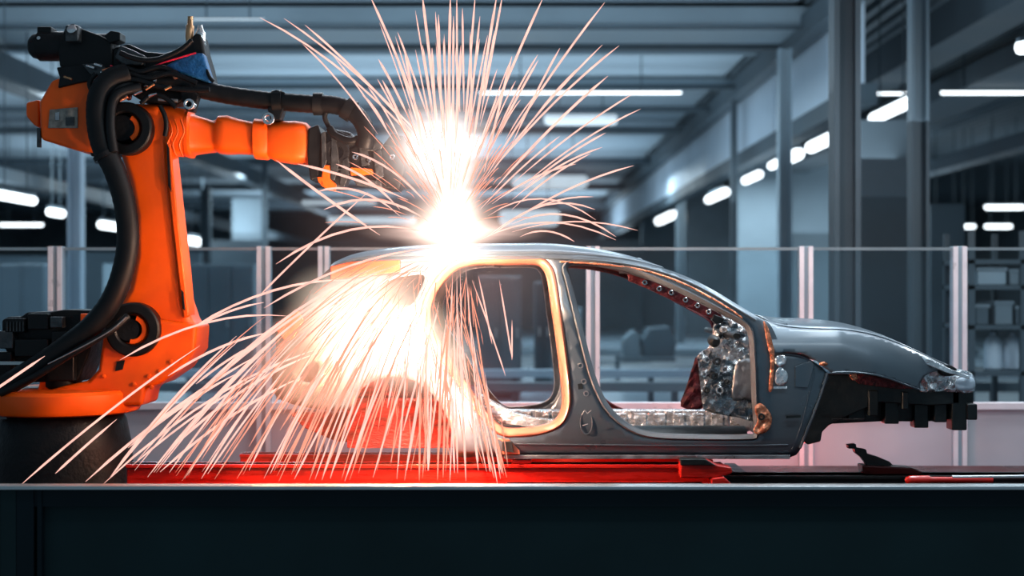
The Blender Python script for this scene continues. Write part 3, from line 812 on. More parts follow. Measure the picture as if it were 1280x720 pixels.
# head lamp carrier, crumpled silver
hl = lumpy([(1149, 468), (1165, 463), (1180, 460), (1200, 462), (1216, 468), (1218, 488), (1205, 491), (1180, 489), (1150, 489)], 8.60, .025, 'headlamp_carrier', M['crink'], car, 4, 21, freq=.28)
lumpy([(1172, 459), (1186, 456), (1196, 462), (1194, 469), (1180, 470), (1173, 466)], 8.55, .004, 'headlamp_opening', M['bay'], hl, 4, 22)
lumpy([(1196, 474), (1216, 472), (1217, 487), (1196, 487)], 8.55, .003, 'headlamp_plate', M['halllight'], hl, 5, 23)
MB().slab([(1130, 440), (1160, 448), (1190, 462), (1212, 470), (1212, 474), (1184, 466), (1150, 452)], 8.50, 8.52).build('fender_rail', M['crink'], car, bevel=.004)

# wheelhouse at the back, tail panel
arch = [(567, 552), (558, 520), (542, 494), (518, 476), (490, 471), (465, 477), (446, 493), (436, 514)]
MB().rings([[P(p.x, p.y, YN + .02 + d * .5) * 1.0 if d == 0 else Vector((P(p.x, p.y, YN).x, YN + d, P(p.x, p.y, YN).z)) for p in spline([(x, y, 0) for x, y in arch], 3)] for d in (0.0, .2, .38)],
            cap=False, closed=False).build('wheelhouse', M['red2'], car, solid=.005)
MB().slab([(567, 560), (560, 520), (542, 492), (518, 474), (490, 469), (465, 475), (446, 491), (434, 512), (434, 560)], YN + .38, YN + .40).build('wheelhouse_wall', M['red2'], car)
a = P(344, 415, 8.6); b = P(352, 500, 8.6)
MB().box((a.x, 8.62, b.z), (a.x + .03, 9.78, a.z)).build('tail_panel', M['car'], car, bevel=.01)
MB().slab([(344, 404), (372, 388), (380, 400), (366, 424), (356, 426), (345, 412)], 8.43, 8.47).build('tail_lamp_recess', M['tail'], car, bevel=.006)
setp(MB().slab([(413, 333), (440, 327), (500, 325), (500, 340), (470, 344), (413, 350)], 8.50, 8.54).build('tail_spoiler_edge', M['tail'], car, bevel=.006), 'upper tail edge with orange spark light in its colour')
MB().box((P(420, 0, 8.6).x, 8.6, P(0, 505, 8.4).z), (P(600, 0, 8.6).x, 9.8, P(0, 505, 8.4).z + .02)).build('boot_floor', M['rust'], car)
MB().slab([(360, 515), (600, 515), (600, 545), (570, 560), (420, 552), (380, 535)], 8.95, 9.05).build('rear_axle_beam', M['red2'], car, bevel=.01)

# ------------------------------------------------------------------ the robot
YR = 9.0
rb = empty('welding_robot', P(80, 0, YR), 'orange industrial welding robot with black hoses reaching over the car tail', 'robot')
rb.location.z = ZD
cx = P(80, 0, YR).x
kp = YR / FPX
ped = MB().lathe((cx, YR, ZD), (0, 0, 1), [(0, .47), (.05, .47), (.06, .44), (.30, .42), (.46, .39), (.50, .36), (.505, .34)], 48).build('pedestal', M['blackmetal'], rb)
for i in range(8):
    t = i * math.tau / 8 + .3
    MB().lathe((cx + .455 * math.cos(t), YR + .455 * math.sin(t), ZD + .05), (0, 0, 1), [(0, .018), (.018, .018), (.02, .012)], 6).build('bolt', M['darkgrey'], ped)
z0 = P(0, 515, YR - .4).z; z1 = P(0, 487, YR - .4).z
zp = ZD + .505
tt = MB().lathe((cx, YR, zp), (0, 0, 1), [(0, .44), (.01, .47), (.03, .48), (.13, .48), (.15, .46), (.155, .40)], 56).build('turntable', M['orange'], rb)
yf, yb = 8.78, 9.22
body = MB().slab([(128, 420), (170, 395), (246, 405), (244, 438), (226, 462), (200, 480), (182, 486), (178, 508), (60, 508), (46, 492), (80, 482), (110, 476), (122, 462)], 8.80, 9.20).build('shoulder', M['orange'], rb, bevel=.03, seg=3)
MB().slab([(146, 452), (156, 450), (153, 462), (144, 464)], 8.79, 8.80).build('slot', M['blackmetal'], body, bevel=.001)
MB().slab([(95, 502), (103, 500), (105, 505), (97, 508)], 8.785, 8.80).build('bolt_head', M['copper_glow'], body)
MB().slab([(112, 499), (121, 499), (121, 502), (112, 502)], 8.785, 8.80).build('warning_plate', M['blackmetal'], body)
for (p0, p1, p2, p3) in [((46, 492), (52, 468), (62, 478), (66, 492)), ((66, 492), (74, 472), (86, 486), (84, 494))]:
    MB().slab([p0, p1, p2, p3], 8.86, 9.0).build('gusset', M['orange'], body, bevel=.005)
# lower arm
for px, py in [(186, 470), (200, 464), (214, 452), (130, 470), (168, 480), (190, 484)]:
    MB().lathe(P(px, py, 8.80), (0, -1, 0), [(0, .014), (.01, .014), (.012, .009)], 6).build('bolt_head', M['orange'], body)
arm = MB().slab([(160, 128), (198, 130), (207, 150), (211, 200), (219, 270), (226, 330), (230, 375), (238, 398), (246, 412), (238, 446), (205, 462), (165, 466), (138, 448), (132, 420), (140, 390), (160, 360), (168, 320),
                  (168, 270), (160, 225), (150, 195), (146, 160)], 8.84, 9.16).build('lower_arm', M['orange'], rb, bevel=.05, seg=4)
rib = MB().slab([(205, 150), (212, 160), (216, 210), (223, 280), (231, 350), (236, 395), (229, 398), (223, 350), (215, 280), (208, 210)], 8.815, 9.0).build('arm_rib', M['orange'], arm, bevel=.012)
MB().slab([(208, 178), (211, 185), (214, 240), (210, 232)], 8.805, 8.83).build('arm_slot', M['blackmetal'], arm, bevel=.003)
MB().slab([(226, 362), (229, 365), (231, 388), (228, 386)], 8.805, 8.83).build('arm_slot', M['blackmetal'], arm, bevel=.003)
hub = MB().annulus_y(165, 412, 20, 34, 8.74, 8.86).build('shoulder_hub_ring', M['black'], rb)
MB().lathe(P(160, 412, 8.77), (0, 1, 0), [(0, .03), (.0, .07), (.03, .085), (.1, .09)], 28).build('shoulder_gear', M['blackmetal'], hub)
MB().annulus_y(165, 412, 12, 18, 8.76, 8.84, 24, -100, 70).build('shoulder_gear_rim', M['orange'], hub)
hub2 = MB().annulus_y(156, 160, 20, 33, 8.74, 8.86).build('elbow_hub_ring', M['black'], rb)
MB().lathe(P(152, 160, 8.77), (0, 1, 0), [(0, .02), (.0, .08), (.03, .095), (.1, .1)], 28).build('elbow_gear', M['blackmetal'], hub2)
MB().annulus_y(156, 160, 12, 18, 8.76, 8.84, 24, -60, 60).build('elbow_gear_rim', M['orange'], hub2)
MB().slab([(118, 132), (140, 128), (140, 192), (112, 196), (108, 150)], 8.82, 9.1).build('elbow_cover', M['black'], rb, bevel=.02)
# elbow gearbox
gb = MB().slab([(64, 100), (78, 96), (118, 98), (120, 192), (96, 188), (50, 174), (48, 128)], 8.80, 9.25).build('elbow_gearbox', M['orange'], rb, bevel=.025, seg=3)
MB().slab([(32, 128), (49, 124), (49, 160), (42, 156), (32, 145)], 8.88, 9.15).build('gearbox_cap', M['orange'], gb, bevel=.015)
MB().slab([(62, 137), (97, 134), (97, 160), (60, 160)], 8.790, 8.81).build('rating_plate', M['orange_plate'], gb, bevel=.002)
MB().slab([(69, 141), (74, 140), (74, 150), (69, 150)], 8.785, 8.79).build('rating_sticker', M['carin'], gb)
MB().slab([(82, 147), (93, 146), (93, 157), (82, 157)], 8.785, 8.79).build('rating_sticker', M['darkgrey'], gb)
MB().pbox(46, 160, 50, 184, 8.8, 8.83).build('gearbox_pin', M['darkgrey'], gb)
# forearm: lofted sections
def loft(secs, y, name, m, parent, sq=.75, n=28, depthk=1.0, **k):
    R = []
    for px, cy, hh in secs:
        c_ = P(px, cy, y); r = hh * y / FPX; ring = []
        for i in range(n):
            t = math.tau * i / n; ct, st = math.cos(t), math.sin(t)
            e_ = lambda v: math.copysign(abs(v) ** sq, v)
            ring.append(Vector((c_.x, y + r * depthk * e_(ct), c_.z + r * e_(st))))
        R.append(ring)
    return MB().rings(R).build(name, m, parent, **k)


fa = loft([(182, 163, 30), (196, 164, 33), (212, 164, 31), (236, 167, 29), (238, 168, 26), (268, 171, 19.5), (272, 170, 20), (275, 169, 23.5), (286, 169, 24), (300, 171, 21.5), (322, 174, 20)], YR, 'forearm', M['orange'], rb, sq=.62, angle=50)
loft([(318, 174, 20), (320, 174, 25), (334, 175, 25), (338, 176, 22)], YR, 'forearm_collar', M['orange'], fa, sq=.7)
loft([(336, 176, 21), (345, 177, 25), (372, 179, 27), (384, 180, 26), (391, 181, 20)], YR, 'wrist_housing', M['orange'], fa, sq=.6)
loft([(234, 168, 27), (236, 168, 29.5), (240, 168, 29.5), (242, 168, 26)], YR, 'forearm_ring', M['orange'], fa, sq=.62)
for px in (215, 222, 230):
    MB().tube(spline([P(px - 4, 150, 8.83), P(px, 165, 8.80), P(px - 6, 180, 8.82), P(px - 2, 195, 8.84)], 4), .007, 6).build('small_cable', M['orange'], fa)
# wrist
wr = empty('wrist_unit', (0, 0, 0), None, None); wr.parent = rb; wr.location = P(410, 190, YR) - rb.location
MB().slab([(385, 160), (398, 155), (402, 172), (398, 222), (388, 226), (384, 200)], 8.86, 9.14).build('wrist_flange', M['black'], wr, bevel=.012)
MB().slab([(400, 168), (412, 160), (440, 165), (447, 182), (440, 205), (428, 235), (414, 236), (402, 222), (398, 195)], 8.88, 9.12).build('wrist_body', M['darkgrey'], wr, bevel=.025, seg=3)
for q_ in ([(401, 166), (407, 164), (408, 204), (402, 214)], [(414, 170), (420, 168), (424, 204), (418, 226), (413, 224)], [(428, 200), (435, 196), (438, 214), (430, 234), (424, 232)], [(411, 158), (438, 170), (440, 176), (412, 168)]):
    MB().slab(q_, 8.835, 8.88).build('wrist_rib', M['darkgrey'], wr, bevel=.005)
for q_ in ([(448, 180), (458, 176), (462, 206), (452, 208)], [(466, 190), (476, 186), (480, 220), (470, 226)], [(440, 222), (476, 226), (478, 236), (446, 232)]):
    MB().slab(q_, 8.835, 8.87).build('tool_rib', M['darkgrey'], wr, bevel=.005)
MB().annulus_y(420, 190, 8, 17, 8.84, 8.89).build('wrist_disc', M['blackmetal'], wr)
MB().slab([(404, 206), (412, 206), (413, 224), (420, 230), (419, 238), (410, 238), (400, 231)], 8.84, 8.90).build('wrist_bracket', M['orange'], wr, bevel=.008)
MB().slab([(396, 221), (402, 221), (406, 234), (398, 228)], 8.84, 8.90).build('wrist_tab', M['orange'], wr, bevel=.005)
MB().slab([(438, 209), (465, 211), (466, 218), (438, 219)], 8.82, 8.86).build('tool_band', M['orange'], wr, bevel=.006)
MB().slab([(436, 185), (455, 178), (475, 186), (492, 170), (504, 168), (510, 185), (506, 215), (500, 238), (470, 236), (440, 222)], 8.86, 9.08).build('tool_flange', M['blackmetal'], wr, bevel=.02, seg=3)
MB().slab([(452, 172), (466, 168), (480, 180), (474, 190), (456, 188)], 8.84, 9.0).build('valve_block', M['darkgrey'], wr, bevel=.008)
MB().slab([(478, 182), (490, 166), (500, 168), (494, 184)], 8.84, 8.96).build('tool_clamp', M['black'], wr, bevel=.008)
for i, (px, py) in enumerate([(430, 175), (444, 196), (424, 214), (460, 200), (478, 204), (490, 196)]):
    MB().annulus_y(px, py, 1.5, 3.6, 8.835, 8.87, 14).build('tool_bolt', M['chrome' if i % 2 else 'darkgrey'], wr)
gun = MB().tube(spline([P(500, 205, 8.95), P(525, 222, 8.85), P(545, 245, 8.75), P(560, 272, 8.65)], 5), .03, 14).build('gun_neck', M['darkgrey'], wr)
MB().lathe(P(558, 270, 8.66), P(565, 288, 8.6) - P(558, 270, 8.66), [(0, .03), (.03, .03), (.07, .018), (.08, .01)], 16).build('gun_nozzle', M['brass'], gun)
# hoses
def hose(pts, r, name, m='black', parent=rb, k=8, ribs=0.05, n=14):
    p3 = spline([P(*q) for q in pts], k)
    return MB().tube(p3, r, n, ribs=ribs).build(name, M[m], parent)


h1 = hose([(455, 184, 8.8), (458, 168, 8.78), (451, 150, 8.78), (436, 137, 8.8), (415, 131, 8.82), (390, 130, 8.85), (350, 127, 8.88), (320, 124, 8.88), (280, 118, 8.88), (245, 110, 8.86), (215, 102, 8.84),
           (185, 100, 8.80), (160, 104, 8.76), (142, 118, 8.72), (128, 135, 8.70)], .056, 'upper_hose')
h2 = hose([(160, 92, 8.74), (138, 100, 8.70), (124, 120, 8.67), (122, 150, 8.66), (128, 182, 8.66), (144, 215, 8.66), (156, 255, 8.66), (160, 300, 8.66), (153, 342, 8.66), (138, 378, 8.66), (114, 408, 8.66),
           (84, 432, 8.66), (50, 456, 8.66), (10, 480, 8.66), (-40, 505, 8.66)], .068, 'main_hose', ribs=.03)
hose([(160, 395, 8.70), (140, 412, 8.64), (110, 430, 8.60), (80, 448, 8.58), (45, 470, 8.58), (0, 492, 8.58)], .022, 'thin_hose')
hose([(175, 110, 8.72), (150, 116, 8.66), (140, 130, 8.64), (138, 160, 8.62), (142, 190, 8.62)], .03, 'thin_hose')
MB().tube(spline([P(158, 396, 8.6), P(140, 412, 8.575), P(115, 427, 8.565), (P(88, 441, 8.56)), P(60, 455, 8.56)], 5), .004, 5).build('hose_strap', M['alu'], h2)
for (px, py, y, ax) in [(347, 127, 8.88, (1, 0, .05)), (436, 137, 8.8, (1, 0, -.6)), (398, 130, 8.85, (1, 0, 0))]:
    MB().lathe(P(px, py, y) - Vector(ax).normalized() * .03, ax, [(0, .055), (0, .072), (.06, .072), (.06, .055)], 20).build('hose_clamp', M['black'], h1)
MB().slab([(338, 114), (345, 112), (356, 115), (358, 124), (350, 150), (338, 150), (334, 136), (340, 128)], 8.84, 8.96).build('hose_bracket', M['blackmetal'], h1, bevel=.008)
MB().annulus_y(335, 148, 4, 8, 8.82, 8.86, 18).build('bracket_ring', M['chrome'], h1)
MB().lathe(P(131, 192, 8.66) , (P(146, 222, 8.66) - P(131, 192, 8.66)), [(0, .068), (0, .078), (.03, .078), (.03, .068)], 20).build('hose_clamp', M['blackmetal'], h2)
hose([(412, 160, 8.86), (406, 146, 8.84), (412, 136, 8.84), (424, 140, 8.84)], .016, 'wrist_cable')
hose([(412, 160, 8.84), (420, 170, 8.82), (438, 176, 8.80), (450, 172, 8.80)], .024, 'wrist_cable')
# motors on the elbow
mt = MB().lathe(P(38, 58, 8.95), (1, 0, 0), [(0, .055), (.02, .075), (.06, .085), (.06, .095), (.30, .095), (.30, .08), (.55, .08), (.56, .05)], 28).build('wrist_motor', M['blackmetal'], rb)
MB().pbox(46, 33, 64, 52, 8.9, 9.02).build('motor_connector', M['black'], mt, bevel=.008)
MB().lathe(P(50, 50, 8.88), (0, -1, .3), [(0, .012), (.03, .012), (.03, .006)], 12).build('connector_tip', M['chrome'], mt)
m2 = MB().slab([(80, 36), (90, 28), (98, 34), (125, 44), (140, 52), (142, 84), (120, 90), (74, 84), (72, 60)], 8.85, 9.1).build('motor_block', M['black'], rb, bevel=.015)
MB().pbox(81, 31, 98, 52, 8.78, 8.86).build('motor_plug', M['darkgrey'], m2, bevel=.012)
MB().lathe(P(90, 37, 8.77), (0, -1, .4), [(0, .03), (.01, .03), (.015, .02)], 16).build('plug_cap', M['chrome'], m2)
MB().slab([(130, 44), (138, 38), (150, 40), (150, 50), (136, 54)], 8.82, 8.95).build('plug', M['black'], m2, bevel=.008)
MB().slab([(70, 84), (110, 80), (118, 100), (96, 104), (72, 110), (74, 96)], 8.78, 9.0).build('motor_mount', M['blackmetal'], rb, bevel=.01)
MB().slab([(102, 80), (126, 79), (134, 90), (124, 98), (112, 92)], 8.74, 8.8).build('cable_gland_plate', M['darkgrey'], rb, bevel=.006)
for i, (px, py) in enumerate([(108, 82), (118, 80), (126, 90), (80, 96)]):
    MB().tube([P(px, py, 8.72), P(px + 10, py + 3, 8.71)], .007, 6).build('gland_tip', M['brass' if i == 3 else 'chrome'], rb)
# dress pack above the elbow
dp = MB().slab([(140, 60), (160, 54), (182, 64), (205, 66), (232, 58), (244, 40), (252, 42), (256, 64), (262, 84), (266, 104), (240, 118), (222, 130), (180, 128), (150, 110), (136, 96)], 8.86, 9.05).build('cable_cover', M['black'], rb, bevel=.02)
MB().slab([(206, 82), (222, 74), (240, 66), (254, 66), (258, 80), (264, 98), (262, 103), (246, 98), (230, 92), (216, 88)], 8.78, 8.88).build('blue_harness', M['blue'], dp, bevel=.015)
setp(MB().slab([(150, 56), (165, 62), (182, 70), (178, 82), (155, 82), (142, 72)], 8.80, 8.88).build('cover_flap', M['darkgrey'], dp, bevel=.012), 'dull grey cover flap')
MB().tube(spline([P(138, 82, 8.74), P(150, 87, 8.74), P(165, 89, 8.74), P(185, 86, 8.74), P(205, 78, 8.74), P(225, 72, 8.76), P(245, 66, 8.78)], 5), .006, 6).build('red_cable', M['redcable'], dp)
MB().lathe(P(236, 62, 8.9), (P(238, 22, 8.9) - P(236, 62, 8.9)), [(0, .016), (.05, .02), (.08, .026), (.15, .026), (.16, .018), (.21, .018), (.21, .008)], 16).build('hose_nipple', M['brass'], dp)
MB().lathe(P(252, 62, 8.9), (P(250, 32, 8.9) - P(252, 62, 8.9)), [(0, .02), (.05, .03), (.10, .034), (.12, .022), (.155, .014)], 16).build('hose_nipple', M['chrome'], dp)
MB().tube(spline([P(256, 82, 8.8), P(262, 96, 8.78), P(267, 102, 8.78)], 4), .012, 8).build('harness_tail', M['black'], dp)
for i, (px, py, m) in enumerate([(150, 122, 'copper_glow'), (157, 118, 'chrome'), (164, 112, 'alu'), (172, 115, 'chrome'), (181, 108, 'chrome'), (191, 104, 'chrome'), (146, 128, 'rust'), (138, 128, 'chrome'), (218, 98, 'copper_glow'), (160, 124, 'rust')]):
    MB().lathe(P(px, py, 8.76), (.5, -.4, .5), [(0, .012), (.012, .018), (.03, .014), (.04, .006)], 10).build('cable_fitting', M[m], dp)
MB().tube([P(198, 124, 8.76), P(222, 126, 8.76)], .011, 8).build('rail_rod', M['carin'], dp)
MB().annulus_y(236, 130, 3.5, 7, 8.74, 8.80, 20).build('swivel', M['chrome'], dp)
MB().slab([(224, 108), (238, 106), (248, 120), (242, 140), (232, 138), (226, 122)], 8.78, 8.86).build('swivel_bracket', M['blackmetal'], dp, bevel=.008)
for i, pp in enumerate([[(128, 96), (150, 84), (175, 90), (200, 84), (222, 92)], [(132, 104), (158, 92), (186, 98), (214, 92), (246, 104)], [(140, 112), (166, 100), (200, 108), (232, 112), (262, 112)], [(150, 66), (172, 74), (198, 74), (226, 62), (240, 50)],
                        [(176, 130), (190, 118), (206, 122), (220, 134)], [(120, 92), (112, 104), (118, 118), (130, 126)]]):
    hose([(x, y, 8.74 - .01 * (i % 3)) for x, y in pp], .016, 'thin_cable')
for i, (x0, y0, x1, y1) in enumerate([(168, 118, 178, 114), (182, 112, 193, 105), (150, 126, 160, 121), (186, 120, 196, 117), (206, 112, 214, 108), (128, 88, 140, 85)]):
    MB().tube([P(x0, y0, 8.70), P(x1, y1, 8.70)], .008, 7).build('cable_lug', M[['chrome', 'brass', 'copper_glow'][i % 3]], dp)
hose([(200, 132, 8.76), (206, 145, 8.76), (208, 158, 8.77), (206, 170, 8.78)], .014, 'thin_cable')
# big motor unit on the turntable
mu = MB().slab([(2, 400), (10, 396), (26, 396), (34, 390), (60, 390), (80, 387), (118, 388), (122, 396), (112, 440), (100, 470), (96, 478), (14, 478), (8, 440), (2, 430)], 8.85, 9.2).build('base_motor', M['blackmetal'], rb, bevel=.012)
for (x0, y0, x1, y1, m, nm) in [(6, 398, 30, 416, 'black', 'motor_box'), (34, 392, 60, 412, 'black', 'motor_box'), (-4, 414, 16, 436, 'darkgrey', 'junction_box'), (18, 424, 60, 446, 'black', 'motor_box'),
                                (62, 396, 78, 410, 'darkgrey', 'junction_box'), (64, 414, 92, 440, 'black', 'motor_box'), (60, 446, 92, 476, 'black', 'motor_box'), (-20, 440, 14, 470, 'black', 'motor_box')]:
    MB().pbox(x0, y0, x1, y1, 8.78, 8.9).build(nm, M[m], mu, bevel=.008)
MB().slab([(100, 392), (120, 392), (124, 400), (112, 420), (100, 416)], 8.80, 8.9).build('motor_bracket', M['orange'], mu, bevel=.008)
for x in range(8, 32, 4):
    MB().pbox(x, 402, x + 1.6, 414, 8.77, 8.79).build('cooling_fin', M['darkgrey'], mu)
MB().lathe((P(75, 455, 8.9).x, 8.95, zp + .15), (0, 0, 1), [(0, .1), (.02, .12), (.22, .12), (.24, .08)], 24).build('slew_motor', M['black'], rb)
MB().pbox(-30, 452, 46, 456, 8.7, 8.74).build('cable_tray', M['alu'], mu)
MB().pbox(-30, 514, 8, 524, 8.68, 8.75).build('deck_bracket', M['hallmid'], rb)

# ------------------------------------------------------------------ the weld flash and the sparks
W = P(563, 283, 8.45)
fl = empty('weld_flash', W, 'blinding white welding arc flash on the car roof edge', 'welding arc')
ico = bmesh.new(); bmesh.ops.create_icosphere(ico, subdivisions=3, radius=1)
def ball(name, c_, r, m, parent=None, rot=0):
    me = bpy.data.meshes.new(name); ico.to_mesh(me); me.materials.append(m); me.shade_smooth()
    o = bpy.data.objects.new(name, me); COL.objects.link(o)
    o.scale = r; o.rotation_euler = (0, rot, 0)
    if parent is not None:
        o.parent = parent; o.location = Vector(c_) - parent.location
    else: o.location = c_
    return o


ball('arc_core', W, (.07, .07, .09), M['core'], fl)
ball('arc_halo', W, (.40, .38, .32), glowmat('arc_halo_bloom', (1, .76, .63), 12, 2.4), fl)  # this and the next volumes add bloom around the arc
ball('arc_plume_glow', P(548, 185, 8.5), (.42, .30, .36), glowmat('arc_plume_bloom', (1, .86, .80), 10, 1.6, .3, 2.5), fl)
ball('arc_haze_glow', P(560, 250, 8.6), (1.25, .6, 1.1), glowmat('arc_haze_bloom', (1, .55, .45), .3, 1.6, .3, 2.0), fl)
ball('arc_flare', P(568, 289, 8.4), (.62, .22, .10), glowmat('arc_flare_bloom', (1, .70, .60), 9, 1.6, .5, 4.0), fl)
ball('arc_flare', P(572, 262, 8.4), (.17, .2, .50), glowmat('arc_flare_bloom', (1, .76, .66), 7, 1.6, .5, 4.0), fl)
ball('arc_column_glow', P(563, 235, 8.5), (.22, .22, .48), glowmat('arc_column_bloom', (1, .76, .68), 3.5, 1.5, .4, 3.0), fl)
gs = empty('spark_bloom_volume', P(470, 440, 8.3), 'added glow volume for bloom and spark-lit smoke over the car rear quarter', 'added glow'); gs['kind'] = 'stuff'  # added emission for the overexposed panel, bloom and lit smoke
ball('smoke_glow_core', P(480, 415, 8.30), (.66, .32, .36), glowmat('smoke_core_bloom', (1, .78, .60), 9, 1.3, .5, 2.5), gs, .45)
ball('smoke_glow_upper', P(455, 385, 8.35), (.80, .30, .28), glowmat('smoke_upper_bloom', (1, .62, .46), 3.4, 1.3, .6, 3.0), gs, -.5)
ball('smoke_glow_left', P(405, 450, 8.25), (.62, .3, .42), glowmat('smoke_left_bloom', (1, .50, .30), 2.6, 1.4, .5, 3.0), gs, -.4)
ball('smoke_glow_low', P(450, 520, 8.25), (1.15, .35, .62), glowmat('smoke_low_bloom', (1, .18, .09), .7, 1.1, .4, 3.0), gs)
ico.free()

G = Vector((0, 0, -9.8))


def streak(pts, r, taper_in=.25):
    n = len(pts); tp_ = []
    for i in range(n):
        t = i / (n - 1)
        tp_.append(max(.12, min(1, t / taper_in, (1 - t) / .12)))
    return MB().tube(pts, r, 5, tp_)


def arc(a, b, sag, n=9):
    """path between two points, bowed upwards by sag metres in the middle"""
    return [a.lerp(b, i / (n - 1)) + Vector((0, 0, sag * 4 * (i / (n - 1)) * (1 - i / (n - 1)))) for i in range(n)]


def spark(pts, r, label, group, m='spark'):
    return setp(streak(pts, r).build('spark', M[m], None, flip=False, angle=180), label, 'spark', group)


LU = 'thin glowing spark streak shooting up from the weld arc in the tall fan'
LR_ = 'curved pink spark streak arcing out to the right over the car roof'
LL = 'long glowing spark streak flying down left from the weld past the robot'
LD = 'glowing spark streak raining down in front of the car rear quarter to the guard edge'
LV = 'thin pink spark trail falling through the rear door opening'
GU, GR, GL, GD, GV = 'sparks of the upward fan', 'sparks arcing over the roof', 'sparks flying towards the robot', 'sparks raining on the rear quarter', 'sparks falling in the rear door opening'

# individually measured streaks: (x0,y0) inner end, (x1,y1) outer end, sag px, label, group
up = [((562, 225), (325, 22), 22), ((545, 190), (355, 23), 10), ((520, 170), (381, 31), 6), ((530, 160), (463, -4), 6), ((512, 150), (473, 74), 3), ((536, 150), (497, 40), 2), ((545, 140), (528, -5), 2),
      ((552, 145), (548, 18), 1), ((560, 200), (563, -5), 0), ((566, 190), (567, 20), 0), ((572, 190), (571, -5), 0), ((578, 200), (594, -5), -1), ((584, 180), (600, 20), 1), ((588, 200), (621, -5), 2),
      ((598, 190), (679, -3), 5), ((602, 230), (756, 3), 8), ((610, 220), (753, 56), 6), ((618, 210), (774, 57), 8), ((612, 190), (673, 75), 3), ((605, 215), (640, 70), 2), ((600, 150), (628, -5), 0),
      ((604, 120), (620, 35), 0), ((545, 165), (540, 60), 1), ((556, 160), (547, 90), 0), ((590, 150), (588, 40), 0), ((580, 140), (578, 10), 0), ((615, 240), (760, 95), 6), ((532, 205), (505, 60), 3),
      ((518, 190), (478, 100), 4), ((575, 140), (570, 60), 0), ((640, 180), (700, 60), 3)]
for (x0, y0), (x1, y1), sg in up:
    ya = 8.45; yb2 = 8.45 + random.uniform(-.35, .35)
    spark(arc(P(x0, y0, ya), P(x1, y1, yb2), sg * .0048), random.uniform(.0055, .0090), LU, GU)
rt = [((640, 230), (793, 116), 6), ((650, 235), (801, 136), 8), ((655, 235), (757, 166), 4), ((640, 250), (753, 184), 8), ((640, 262), (738, 192), 6), ((620, 290), (792, 207), 10), ((610, 295), (742, 246), 14), ((620, 290), (744, 262), 20),
      ((600, 300), (770, 300), 22), ((640, 290), (797, 288), 12), ((650, 296), (718, 302), 10), ((610, 270), (745, 275), 24), ((615, 255), (720, 205), 8), ((600, 262), (700, 170), 4), ((640, 280), (770, 296), 20)]
for (x0, y0), (x1, y1), sg in rt:
    spark(arc(P(x0, y0, 8.45), P(x1, y1, 8.45 + random.uniform(-.3, .3)), sg * .0048), random.uniform(.004, .006), LR_, GR)
lf = [((56, 445), (-10, 490), 0), ((250, 432), (25, 607), 6), ((146, 524), (69, 592), 1), ((330, 440), (107, 602), 10), ((420, 430), (128, 606), 24), ((330, 378), (246, 408), 4), ((360, 395), (150, 450), 18), ((440, 350), (240, 410), 16),
      ((500, 330), (275, 470), 16), ((540, 310), (330, 385), 14), ((460, 240), (322, 372), 2), ((530, 290), (345, 330), 22), ((500, 270), (395, 240), 16), ((540, 280), (405, 262), 20), ((475, 294), (345, 200), -2), ((510, 250), (372, 205), 4), ((480, 330), (172, 575), 30),
      ((350, 455), (165, 582), 8), ((380, 470), (200, 590), 10), ((300, 465), (160, 560), 6), ((400, 440), (215, 560), 14), ((320, 430), (245, 480), 3), ((500, 262), (420, 205), 8), ((540, 262), (440, 190), 12), ((340, 415), (210, 470), 8)]
for (x0, y0), (x1, y1), sg in lf:
    spark(arc(P(x0, y0, 8.3), P(x1, y1, min(8.3, 7.75 + random.uniform(0, .25)) if y1 > 560 else 8.1), sg * .0048), random.uniform(.006, .0085), LL, GL)
vt = [((575, 335), (580, 520), 0), ((582, 335), (600, 560), 2), ((590, 350), (632, 470), 2), ((640, 400), (640, 450), 0), ((598, 345), (615, 430), 2), ((566, 340), (560, 470), -1), ((571, 340), (572, 500), 0), ((588, 400), (612, 590), 4), ((600, 500), (622, 606), 4), ((624, 350), (640, 448), 1)]
for (x0, y0), (x1, y1), sg in vt:
    spark(arc(P(x0, y0, 8.3), P(x1, y1, 8.15), sg * .0048), random.uniform(.004, .006), LV, GV)
# rain: ballistic paths from the weld zone to the guard edge
rnd = random.Random(21)
zend = zg + .0
for i in range(84):
    xe = 640 - 500 * (rnd.random() ** 1.15) - 5      # where it lands
    ye = rnd.uniform(7.70, 8.2)
    end = P(xe, 607, ye); end.z = max(zend - .02, P(xe, 607, 8.0).z)
    start = P(555 + rnd.uniform(-30, 30), 300, 8.40)
    k = (640 - xe) / 500
    s_ = (0.05 + .22 * k)
    full = arc(start, end, s_, 24)
    t1 = 1.0 if rnd.random() < .7 else rnd.uniform(.8, .98)
    t0 = rnd.uniform(.30, .78)
    seg = full[int(t0 * 23):max(int(t0 * 23) + 4, int(t1 * 23) + 1)]
    spark(seg, rnd.uniform(.0030, .0068), LD, GD, 'spark2' if rnd.random() < .45 else 'spark')
# upward random members
for i in range(40):
    an = math.radians(rnd.gauss(3, 19)); L0 = rnd.uniform(.35, .75); L1 = L0 + rnd.uniform(.25, .75)
    d = Vector((math.sin(an), rnd.uniform(-.25, .25), math.cos(an)))
    o_ = W + Vector((0, 0, -.02))
    a = o_ + d * L0; b = o_ + d * L1; b.z -= .06 * abs(math.sin(an)) * L1
    spark(arc(a, b, .02 * L1 * abs(math.sin(an)) * 2), rnd.uniform(.003, .0055), LU, GU)
